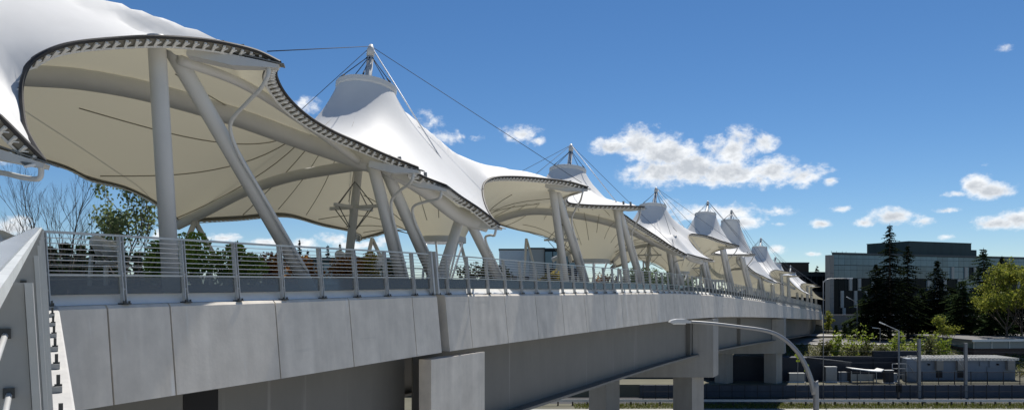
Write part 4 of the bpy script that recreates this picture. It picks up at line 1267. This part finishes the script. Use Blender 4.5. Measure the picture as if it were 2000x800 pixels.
for ri, (z0, z1, kind) in enumerate(rows):
    for b in range(20):
        x0 = b * BAYW
        dark = kind == 'd' or (kind == 'm' and (b in (1, 2, 3, 4) or r.random() < .55)) or (kind == 'p' and (x0 > 70 or (ri == 1 and 44 < x0 < 60 and r.random() < .7)))
        key = (ri, dark)
        if key not in wm:
            mb = MB()
            for (xa, xb) in ((.03, 2.02), (2.08, BAYW - .03)):
                if kind == 'p':
                    zc = z0 + (z1 - z0) * .62
                    block(mb, xa, xb, .27, .34, z0 + .04, zc - .03); block(mb, xa, xb, .268, .34, zc + .03, z1 - .04)
                else: block(mb, xa, xb, .27, .34, z0 + .04, z1 - .04)
            o = mb.build('window', M['glz_dark'] if dark else M['glz_pale'], off_); wm[key] = o
        else: o = dup(wm[key], off_)
        o.location = (x0, -r.uniform(0, .012), 0); o.rotation_euler = (0, 0, r.uniform(-.002, .002))
f0 = None
for (x, ri) in ((5.4, 2), (8.4, 2), (2.6, 3), (7.1, 3), (3.2, 4), (10.5, 3), (13, 2), (33, 2), (36, 2), (39.2, 2), (42.1, 1), (44.5, 2), (47.3, 1), (51, 1), (53.5, 2), (56, 1), (66, 1), (69, 2), (30, 3), (36, 3), (41, 3), (48, 3)):
    z0, z1, _k = rows[ri]
    mb = MB(); block(mb, x, x + .95, -.05, .26, z0, z1); mb.build('fin', M['fin'], off_)
mb = MB(); block(mb, 33.4, 58, 6, 20, TOP + .1, TOP + 3.9); block(mb, 58.01, 63, 8, 18, TOP + .1, TOP + 2.3); mb.build('roof_house', M['pent'], off_)
mb = MB(); block(mb, 33.3, 58.1, 5.9, 20.1, TOP + 3.9, TOP + 4.05); mb.build('roof_edge', M['mull'], off_)
mb = MB()
for x in (1.5, 3.2, 5.1, 6.4, 9.5): mb.tube([(x, 2, TOP), (x, 2, TOP + .55)], .05, 5)
mb.build('roof_vent', M['galv'], off_)


def simple_block(label, x0, x1, ytop, Y, zb, depth, wall, bands, name='office_building', wallm='bldwall', nw=8):
    a, b = at(x0, ytop, Y), at(x1, ytop, Y)
    t = thing(name, label, 'building', (a.x, Y, zb), 0)
    W = b.x - a.x; H = a.z - zb
    mb = MB(); block(mb, 0, W, .1, depth, -1, H); mb.build('wall', M[wallm], t)
    mb = MB(); block(mb, -.15, W + .15, -.05, depth, H + .003, H + .35); mb.build('roof', M['mull'], t)
    for (u0, u1, gm) in bands:
        z0, z1 = H * u0, H * u1
        for k in range(nw):
            mb = MB(); block(mb, W * (k + .06) / nw, W * (k + .94) / nw, .03, .12, z0, z1); mb.build('window', M[gm], t)
    return t


simple_block('brown clad block on the skyline left of the glass office block', 1512, 1580, 514, 240, -6, 30, 1, [], wallm='brown')
simple_block('low glazed wing between the bridge end and the glass office block', 1540, 1618, 533, 215, -6, 20, 1, [(.52, .92, 'glz_dark'), (.05, .42, 'glz_dark')], wallm='mull', nw=7)
simple_block('grey and blue glass block seen under the second canopy', 1064, 1142, 487, 175, -6, 25, 1, [(.72, .97, 'glz_pale'), (.4, .68, 'glz_dark'), (.08, .36, 'glz_dark')], wallm='glz_dark', nw=5)
simple_block('plain pale grey block beside the blue glass block', 1036, 1063.5, 486, 175.5, -6, 25, 1, [(.2, .5, 'glz_dark')], wallm='fin', nw=3)
simple_block('low pale grey building left of the blue glass block', 975, 1034, 488, 185, -6, 25, 1, [(.3, .6, 'glz_dark')], wallm='white', nw=5)
simple_block('low teal glazed building behind the rusty shrubs', 545, 760, 506, 130, -8, 20, 1, [(.62, .95, 'glz_pale'), (.2, .5, 'glz_dark')], wallm='pent', nw=10)
# brick building at the right edge
a = at(1902, 662, 128)
t = thing('brick_building', 'dark brick building with a white roof edge at the right side of the photo', 'building', (a.x, 128, -13), R(6))
H = a.z + 13
mb = MB(); block(mb, 0, 26, 0, 14, -1, H - 1.55); mb.build('wall', M['brick'], t)
mb = MB(); block(mb, .3, 26, .1, 13.5, H - 1.545, H - .3); mb.build('clerestory', M['glz_pale'], t)
mb = MB()
for k in range(9): block(mb, k * 3.2, k * 3.2 + .12, .02, .098, H - 1.54, H - .3)
mb.build('mullion', M['white'], t)
mb = MB(); block(mb, -.78, 26.4, -.79, 15, H - .28, H - .02); mb.build('roof', M['asphalt'], t)
mb = MB(); block(mb, -.9, 26.5, -.95, -.8, H - .32, H + .05); mb.build('roof_edge', M['white'], t)
# equipment hut
a, b = at(1776, 703, 114), at(1983, 703, 114)
t = thing('equipment_hut', 'long pale blue-grey equipment hut with a ribbed roof behind the picket fence', 'hut', (a.x, 114, -13.3), 0)
W = b.x - a.x; H = a.z + 13.3
mb = MB(); block(mb, 0, W, 0, 5, -.3, H); mb.build('wall', M['shed'], t)
mb = MB(); block(mb, -.3, W + .3, -.35, 5.4, H + .002, H + .14)
x = -.3
while x < W + .2: block(mb, x, x + .22, -.45, 5.4, H + .142, H + .36); x += .52
mb.build('roof', M['galv'], t)
for q in (.27, .47, .94):
    mb = MB(); block(mb, W * q - .5, W * q + .5, -.6, -.003, 1.5, 2.9); mb.build('air_unit', M['bldwall'], t)
for q in (.28, .48):
    mb = MB(); block(mb, W * q - .45, W * q + .45, -.08, -.004, .35, 1.3); mb.build('louvre', M['black'], t)
for q in (.18, .83):
    mb = MB(); block(mb, W * q - .12, W * q + .12, -.3, -.004, H - .7, H - .45); mb.build('wall_light', M['signblack'], t)
mb = MB(); block(mb, W * .66, W * .66 + .5, -.2, -.004, 2.1, 2.7); block(mb, W * .75, W * .75 + .9, -.2, -.004, 1.9, 3.0); block(mb, W * .73, W * .73 + .1, -.15, -.004, .8, 2.0); mb.build('meter_box', M['shed'], t)
# small cabinet cluster left of the hut
t = thing('transformer_cabinet', 'grey transformer cabinet with pipe frame left of the equipment hut', 'cabinet', (at(1763, 700, 112).x, 112, -13.3), 0)
mb = MB(); block(mb, .6, 2.0, 0, 1.4, 0, 3.3); mb.build('cabinet', M['shed'], t)
mb = MB()
for z in (1.0, 1.9, 2.6): mb.tube([(-1.6, -.2, z), (.6, -.2, z)], .05, 6)
for x in (-1.6, -.6, .5): mb.tube([(x, -.2, 0), (x, -.2, 2.6)], .05, 6)
mb.tube([(.7, -.2, 2.6), (1.6, -.2, 1.3)], .04, 6); mb.build('pipe_frame', M['galv'], t, smooth=True)
# dark screens, both run on leftwards as black for the shade under the bridge
a, b = at(1385, 700, 113), at(1662, 700, 113)
t = thing('site_shed', 'black sided shed with a sloping roof edge right of the lamp pole', 'shed', (a.x, 113, -13.3), 0)
W = b.x - a.x
mb = MB(); mb.prism([(0, -.3), (W, -.3), (W, 2.65), (W * .70, 3.35), (0, 3.6)], 0, 3); mb.build('wall', M['shed_dark'], t)
mb = MB(); mb.bar((W * .69, -.05, 3.43), (W + .1, -.05, 2.70), .3, .07); mb.build('roof_edge', M['mull'], t)
mb = MB(); mb.box((44, 117.2, -11.7), (54, .4, 3.3)); mb.box((at(1750, 700, 117).x, 117.15, -11.3), (7, .6, 4.1)); w = mb.build('sound_wall', M['shed_dark']); tag(w, 'long black noise wall at the foot of the shrub bank, lengthened as shade under the bridge', 'wall')
# shelter with curved white roof
a = at(1662, 720, 110.5); b = at(1712, 722, 110.5)
t = thing('platform_shelter', 'small shelter with a curved bright white roof beside the black shed', 'shelter', (a.x, 110.5, -13.3), 0)
W = b.x - a.x; H = a.z + 13.3
mb = MB(); pts = [(0, H + .15), (W * .4, H - .02), (W * .8, H - .2), (W + .5, H - .25), (W + .9, H + .02)]
mb.prism([(x, z) for x, z in pts] + [(x, z - .12) for x, z in reversed(pts)], -.4, 1.8); mb.build('roof', M['white'], t)
mb = MB()
for x in (.05, W * .36, W * .7, W - .05): block(mb, x, x + .09, 0, .09, 0, H - .3)
mb.build('post', M['galv'], t)
mb = MB(); block(mb, .2, W - .1, .5, .56, .15, H - .75); mb.build('back_panel', M['galv'], t)
# outer pier of the neighbouring structure seen under the bridge
mb = MB(); mb.box((at(1311, 700, 121).x, 121, -11.5), (1.9, 1.9, 7.5), rz=R(40)); mb.box((at(1311, 700, 121).x, 121, -7.6), (2.6, 2.6, .5), rz=R(40))
tag(mb.build('station_pillar', M['pier']), 'pale square pillar seen below the girder left of the twin columns', 'pillar')

# ================================================================== TREES
for k, (x, yt, yb, hw, Y, kind, lab) in enumerate([
    (1738, 434, 668, 46, 150, 'needle', 'tallest dark conifer with a ragged spire against the clouds'),
    (1773, 476, 664, 40, 154, 'needle', 'pointed dark conifer just right of the tallest one'),
    (1711, 513, 666, 42, 151, 'needle', 'dark conifer just left of the tallest one'),
    (1830, 506, 662, 40, 158, 'needle', 'dark conifer in the gap below the roof house'),
    (1921, 482, 664, 56, 152, 'needle2', 'broad dark conifer below the right end of the roof house'),
    (1957, 497, 660, 40, 162, 'needle', 'narrow conifer near the right edge against the glass block'),
    (1880, 545, 672, 54, 145, 'needle2', 'broad shorter conifer in front of the dark conifers'),
    (1800, 560, 664, 44, 160, 'needle2', 'shorter shaded conifer between two taller ones'),
    (1690, 572, 668, 36, 153, 'needle2', 'shorter conifer at the left end of the row'),
    (1860, 560, 664, 44, 163, 'needle', 'shaded conifer behind the broad shorter one'),
    (1940, 590, 690, 46, 140, 'needle2', 'bushy conifer above the brick building'),
    (1992, 560, 680, 40, 148, 'needle', 'dark conifer cut off by the right edge')]):
    a = at(x, yt, Y); zb = gh(a.x, Y)
    conifer((a.x, Y, zb), a.z - zb, hw / 1500 * Y * (1.3 if k < 2 else 1.55), 3 + k, lab, kind, base=.10 if k != 0 else .13, dens=1.15)
a = at(1596, 517, 225); conifer((a.x, 225, -6), a.z + 6, 1.5, 77, 'tiny lone tree on the skyline left of the glass office block', 'needle', None, base=.6, bare=True)
for k, (x, yt, hw, Y, lab) in enumerate([(500, 492, 16, 150, 'far conifer right of the green shrubs'), (530, 488, 18, 155, 'far dark conifer left of the leaning column'), (566, 464, 15, 140, 'far conifer just right of the leaning column'), (585, 466, 14, 142, 'far conifer below the thin far mast'), (601, 486, 10, 150, 'short far conifer by the thin far mast'),
                                        (640, 476, 16, 150, 'far conifer left of the spreader mast'), (664, 471, 13, 146, 'pointed far conifer beside the spreader mast'), (958, 485, 20, 120, 'dark round conifer right of the first funnel'), (945, 496, 16, 124, 'smaller dark conifer right of the first funnel')]):
    a = at(x, yt, Y); zb = gh(a.x, Y)
    conifer((a.x, Y, zb), a.z - zb, hw / 1500 * Y * 1.2, 30 + k, lab, 'needle', 'far conifers seen under the canopies', base=.05, dens=.8)
for k, (x, yt, Y, hw) in enumerate([(100, 478, 46, 24), (128, 470, 48, 22), (158, 474, 45, 24), (186, 466, 47, 22), (212, 472, 46, 22), (240, 482, 48, 22), (70, 486, 50, 22), (270, 486, 50, 20)]):
    a = at(x, yt, Y); zb = gh(a.x, Y)
    conifer((a.x, Y, zb), a.z - zb, hw / 1500 * Y * 2.9, 60 + k, ['first', 'second', 'third', 'fourth', 'fifth', 'sixth', 'outermost left', 'outermost right'][k] + ' young evergreen in the hedge behind the nearest railing', 'needle2', 'young evergreens behind the nearest railing', base=.0, dens=1.5)
a = at(68, 560, 31); broadleaf('bare_tree', (a.x, 31, gh(a.x, 31)), 5.4, None, 'bare leafless tree at far left above the ramp rail', 4, 0, depth=5, group='bare trees', cat='tree', spread=.5, rad=.05)
a = at(131, 560, 31); broadleaf('bare_tree', (a.x, 31, gh(a.x, 31)), 5.8, None, 'bare leafless tree between the far left tree and the leafy one', 9, 0, depth=5, group='bare trees', cat='tree', spread=.42, rad=.05)
a = at(246, 560, 30); broadleaf('leafy_tree', (a.x, 30, gh(a.x, 30)), 5.3, M['leaf_birch'], 'thin leafy tree with sky between its leaves behind the nearest railing', 12, 2400, .16, 5, None, 'bark_pale', spread=.5, rad=.06)
for k, (x, yt, Y, h, sp, seed, m, lab) in enumerate([(1966, 543, 134, 0, 1.0, 21, 'leaf_lime', 'yellow-green leafy tree above the brick building'), (1995, 545, 138, 0, 1.0, 22, 'leaf_lime', 'yellow-green leafy tree at the right edge'), (1846, 624, 126, 0, .7, 23, 'leaf_lime', 'small bright lime tree in front of the dark conifers')]):
    a = at(x, yt, Y); zb = gh(a.x, Y); H = a.z - zb
    broadleaf('leafy_tree', (a.x, Y, zb), H * 1.0, M[m], lab, seed, 4600 if k < 2 else 900, .42 if k < 2 else .34, 4, None, 'bark', spread=.75 * sp, up=.1)
for k, (x, yt, w, Y, m, lab) in enumerate([(1638, 652, 2.6, 122, 'bank_lime', 'leftmost yellow-green shrub on the bank'), (1674, 648, 5.2, 124, 'bank_lime', 'large yellow-green shrub on the bank left of the tree trunks'), (1692, 672, 3, 121, 'leaf_olive', 'low olive shrub below the tree trunks'), (1742, 655, 5.0, 122, 'bank_lime', 'large yellow-green shrub behind the drooping lamp'),
                                          (1786, 655, 4.2, 123, 'bank_lime', 'yellow-green shrub behind the pale rail line pole'), (1812, 664, 3, 121, 'leaf_olive', 'olive shrub left of the equipment hut roof'), (1836, 662, 3.4, 122, 'bank_lime', 'yellow-green shrub behind the hut roof'), (1655, 676, 3, 119.5, 'leaf_olive', 'pale olive shrub at the foot of the bank'), (1612, 668, 2.2, 124, 'leaf_olive', 'olive shrub beside the tall slim lamp'), (1720, 676, 3, 120, 'leaf_olive', 'low straw green shrub below the small dark lamp')]):
    a = at(x, yt, Y); zb = gh(a.x, Y)
    shrub('bank_shrub', (a.x, Y, zb - .1), w, a.z - zb + .3, M[m], lab, 'shrubs on the bank below the upper road', 120 + k, n=620, leaf_size=.42, stems=5, tall=True)
for k, (x, yt, Y) in enumerate([(1662, 622, 166), (1650, 632, 165), (1633, 634, 164)]):
    a = at(x, yt, Y); zb = gh(a.x, Y)
    conifer((a.x, Y, zb), a.z - zb, .9, 200 + k, ['slim', 'short', 'shortest'][k] + ' young conifer in front of the grey retaining wall', 'needle2', 'young conifers by the retaining wall', base=.03, dens=.7)
a = at(1617, 606, 168); shrub('bank_shrub', (a.x, 168, gh(a.x, 168)), 2.6, a.z - gh(a.x, 168), M['leaf_lime'], 'bright shrub at the end of the bridge below the low glazed wing', 'shrubs on the bank below the upper road', 140, n=500, leaf_size=.4, stems=5)
# far woods to close the horizon
mb = MB(); r = random.Random(31)
for k in range(420):
    ang = r.uniform(-.95, .75); d = r.uniform(330, 520)
    x, y = math.sin(ang) * d, math.cos(ang) * d
    h = r.uniform(9, 17); w = h * .3; zb = -6.2
    for q in range(5):
        z0 = zb + h * q / 5.5; ww = w * (1 - q / 5.6)
        n = 7; vs = [(x + math.cos(6.283 * i / n) * ww * r.uniform(.7, 1.2), y + math.sin(6.283 * i / n) * ww * r.uniform(.7, 1.2), z0) for i in range(n)] + [(x, y, min(zb + h, z0 + h * .42))]
        mb.add(vs, [(i, (i + 1) % n, n) for i in range(n)])
tag(mb.build('distant_wood', M['hill'], fix=False), 'far-off belt of dark woodland on the horizon', 'woodland', kind='stuff')

# ================================================================== CAMERA
cd = bpy.data.cameras.new('camera'); cam = bpy.data.objects.new('camera', cd); COL.objects.link(cam)
cd.sensor_width = 36; cd.lens = 27.0; cd.shift_y = 166 / 2000; cd.clip_start = .02; cd.clip_end = 6000
cam.location = (0, 0, 0); cam.rotation_euler = (R(90), 0, 0)
SC.camera = cam

# ================================================================== LIGHT AND SKY
AZ, EL = R(20), R(57)
S = Vector((math.sin(AZ) * math.cos(EL), math.cos(AZ) * math.cos(EL), math.sin(EL)))
sl = bpy.data.lights.new('sun', 'SUN'); so = bpy.data.objects.new('sun', sl); COL.objects.link(so)
sl.energy = 4.2; sl.angle = R(.53); sl.color = (1.0, .955, .885)
so.rotation_euler = S.to_track_quat('Z', 'Y').to_euler(); so.location = (30, -20, 60)
w = bpy.data.worlds.new('World'); SC.world = w; w.use_nodes = True
nt = w.node_tree; nt.nodes.clear(); NN = nt.nodes.new; LK = nt.links.new
out = NN('ShaderNodeOutputWorld'); bg = NN('ShaderNodeBackground')
sky = NN('ShaderNodeTexSky'); sky.sky_type = 'NISHITA'; sky.sun_disc = False
sky.sun_elevation = EL; sky.sun_rotation = AZ; sky.altitude = 100; sky.air_density = .8; sky.dust_density = 0.0; sky.ozone_density = 5.0
SKYS = .068
bg.inputs[1].default_value = SKYS
tc = NN('ShaderNodeTexCoord')


def mth(op, a, b=None, c=None, clamp=False):
    n = NN('ShaderNodeMath'); n.operation = op; n.use_clamp = clamp
    for i, v in enumerate((a, b, c)):
        if v is None: continue
        if isinstance(v, (int, float)): n.inputs[i].default_value = v
        else: LK(v, n.inputs[i])
    return n.outputs[0]


sx = NN('ShaderNodeSeparateXYZ'); LK(tc.outputs['Generated'], sx.inputs[0])
az = mth('ARCTAN2', sx.outputs[0], sx.outputs[1]); el = mth('ARCSINE', sx.outputs[2])
cx = NN('ShaderNodeCombineXYZ'); LK(az, cx.inputs[0]); LK(el, cx.inputs[1])
UV = cx.outputs[0]


def noise(scale, det, rough, dist=0.0, offv=(0, 0, 0), sc=(1, 1.35, 1)):
    mp = NN('ShaderNodeMapping'); mp.inputs['Location'].default_value = offv; mp.inputs['Scale'].default_value = sc; LK(UV, mp.inputs[0])
    n = NN('ShaderNodeTexNoise'); n.inputs['Scale'].default_value = scale; n.inputs['Detail'].default_value = det; n.inputs['Roughness'].default_value = rough; n.inputs['Distortion'].default_value = dist
    LK(mp.outputs[0], n.inputs['Vector']); return n.outputs['Fac']


# (px, py, rx, ry, strength): where each puff stands in the sky, converted to azimuth / elevation
BL = [(1195, 288, 48, 20, 1.0), (1250, 280, 60, 34, 1.15), (1300, 300, 70, 34, 1.2), (1290, 335, 75, 30, 1.2), (1350, 330, 80, 32, 1.25), (1420, 338, 90, 26, 1.2), (1430, 292, 62, 36, 1.15), (1490, 280, 36, 20, .9), (1500, 335, 70, 30, 1.1), (1570, 342, 56, 22, 1.0), (1622, 353, 24, 10, .8),
      (1350, 418, 60, 22, .95), (1430, 412, 70, 18, 1.0), (1505, 413, 45, 10, .8), (1450, 433, 60, 13, .9), (1520, 437, 30, 7, .7), (1310, 405, 30, 20, .6),
      (1605, 437, 32, 10, .95), (1643, 408, 24, 8, .9), (1690, 434, 36, 12, .95), (1745, 424, 50, 19, 1.1), (1800, 432, 36, 12, .95), (1905, 362, 38, 24, 1.15), (1940, 372, 55, 19, 1.15), (1872, 378, 34, 8, .8), (1848, 411, 34, 6, .8), (1950, 436, 66, 15, 1.05), (1990, 428, 50, 19, 1.1),
      (1850, 462, 18, 6, .75), (1587, 496, 16, 5, .7), (1515, 487, 24, 10, .8), (1020, 263, 46, 18, .82), (1050, 274, 20, 10, .75), (870, 268, 60, 14, .62), (835, 235, 44, 20, .52), (926, 268, 22, 8, .6), (600, 207, 40, 16, .6), (1967, 93, 34, 13, .50), (1914, 322, 22, 5, .45),
      (0, 302, 45, 20, .85), (25, 448, 60, 22, 1.0), (318, 456, 32, 13, .95), (440, 464, 46, 9, .9), (520, 472, 60, 8, .9), (590, 474, 40, 12, .95), (650, 466, 36, 14, .95), (760, 468, 26, 8, .75), (700, 450, 16, 6, .7), (700, 478, 60, 10, .9)]
acc = None
for (px, py, rx, ry, a_) in BL:
    q = math.hypot((px - 1000) / 1500, 1)
    cu = math.atan((px - 1000) / 1500); cv = math.atan((566 - py) / 1500 / q)
    ru = rx / 1500 / q**2 * 1.35; rv = ry / 1500 / q * 1.5
    n = NN('ShaderNodeVectorMath'); n.operation = 'MULTIPLY_ADD'; LK(UV, n.inputs[0]); n.inputs[1].default_value = (1 / ru, 1 / rv, 0); n.inputs[2].default_value = (-cu / ru, -cv / rv, 0)
    L = NN('ShaderNodeVectorMath'); L.operation = 'LENGTH'; LK(n.outputs[0], L.inputs[0])
    v = mth('MULTIPLY_ADD', L.outputs['Value'], -a_, a_)
    acc = v if acc is None else mth('MAXIMUM', acc, v)
acc = mth('MAXIMUM', acc, 0.0)
n1 = noise(24, 11, .66, .35)
n2 = noise(24, 11, .66, .35, (-.006, .012, 0))
n3 = noise(80, 6, .6)
nn = mth('MULTIPLY_ADD', n3, .36, mth('MULTIPLY', n1, .64))
den = mth('ADD', acc, mth('MULTIPLY_ADD', nn, 2.5, -1.46))
gate = mth('MULTIPLY', acc, 5.0, clamp=True)
msk = NN('ShaderNodeMapRange'); msk.interpolation_type = 'SMOOTHSTEP'; LK(den, msk.inputs[0]); msk.inputs[1].default_value = .0; msk.inputs[2].default_value = .66
mask = mth('MULTIPLY', mth('MULTIPLY', msk.outputs[0], gate), .97)
# soft self-shading: thick, low parts are greyer
lit = mth('SUBTRACT', n1, n2)
thick = NN('ShaderNodeMapRange'); LK(den, thick.inputs[0]); thick.inputs[1].default_value = .28; thick.inputs[2].default_value = .95; thick.interpolation_type = 'SMOOTHSTEP'
sh_ = mth('ADD', mth('MULTIPLY_ADD', thick.outputs[0], -.55, 1.04), mth('MULTIPLY', lit, 1.6))
mc = NN('ShaderNodeMix'); mc.data_type = 'RGBA'; LK(mth('MAXIMUM', mth('MINIMUM', sh_, 1.05), .45), mc.inputs[0])
mc.inputs[6].default_value = (.22, .26, .32, 1); mc.inputs[7].default_value = (.93, .95, .97, 1)
csc = NN('ShaderNodeVectorMath'); csc.operation = 'SCALE'; LK(mc.outputs[2], csc.inputs[0]); csc.inputs['Scale'].default_value = .80 / SKYS
hs = NN('ShaderNodeHueSaturation'); LK(sky.outputs[0], hs.inputs['Color']); hs.inputs['Saturation'].default_value = 1.15
fin = NN('ShaderNodeMix'); fin.data_type = 'RGBA'; LK(mask, fin.inputs[0]); LK(hs.outputs[0], fin.inputs[6]); LK(csc.outputs[0], fin.inputs[7])
LK(fin.outputs[2], bg.inputs[0]); LK(bg.outputs[0], out.inputs[0])
w.cycles.sampling_method = 'MANUAL'; w.cycles.sample_map_resolution = 1024

vs_ = SC.view_settings
vs_.view_transform = 'Standard'; vs_.look = 'None'; vs_.exposure = 0.42; vs_.gamma = 1.0
SC.cycles.max_bounces = 8; SC.cycles.transparent_max_bounces = 16
SC.cycles.use_denoising = True

# ================================================================== SMALL TRACKSIDE THINGS
for k, (px, py, Y, w_, h_, m_, lab) in enumerate([(1622, 752, 111.5, 1.6, 2.1, 'lamp_grey', 'grey utility box beside the tall slim lamp pole'), (1645, 752, 111.8, 1.1, 1.3, 'shed', 'small pale utility box in front of the black shed'),
                                                 (1555, 752, 111.2, 2.2, 1.2, 'lamp_grey', 'wide low utility box below the yellow signs'), (1735, 752, 110.4, 1.2, 1.7, 'shed_dark', 'dark utility box right of the platform shelter'), (1745, 752, 111.8, .8, 1.1, 'shed', 'smallest utility box beside the lamp with the drooping arm')]):
    c = at(px, py, Y)
    t = thing('utility_box', lab, 'utility box', (c.x, Y, -13.3), 0, 'utility boxes along the rail line')
    mb = MB(); mb.box((0, 0, h_ / 2 + .08), (w_, .7, h_)); mb.build('cabinet', M[m_], t)
    mb = MB(); mb.box((0, 0, h_ + .11), (w_ + .12, .82, .06)); mb.build('lid', M['galv'], t)
    mb = MB(); mb.box((0, 0, .04), (w_ + .3, 1.0, .08)); mb.build('plinth', M['conc_new'], t)
c = at(1756, 757, 105.9)
t = thing('signal_head', 'black rail signal head low on the drooping lamp pole', 'signal', (c.x, 105.8, c.z - .5), 0)
mb = MB(); mb.box((0, 0, .5), (.55, .3, 1.0)); mb.box((0, .12, .5), (.8, .04, 1.25)); mb.build('housing', M['signblack'], t)
mb = MB()
for z in (.25, .72): mb.tube([(0, -.15, z), (0, -.32, z)], [.15, .17], 12)
mb.build('hood', M['black'], t)
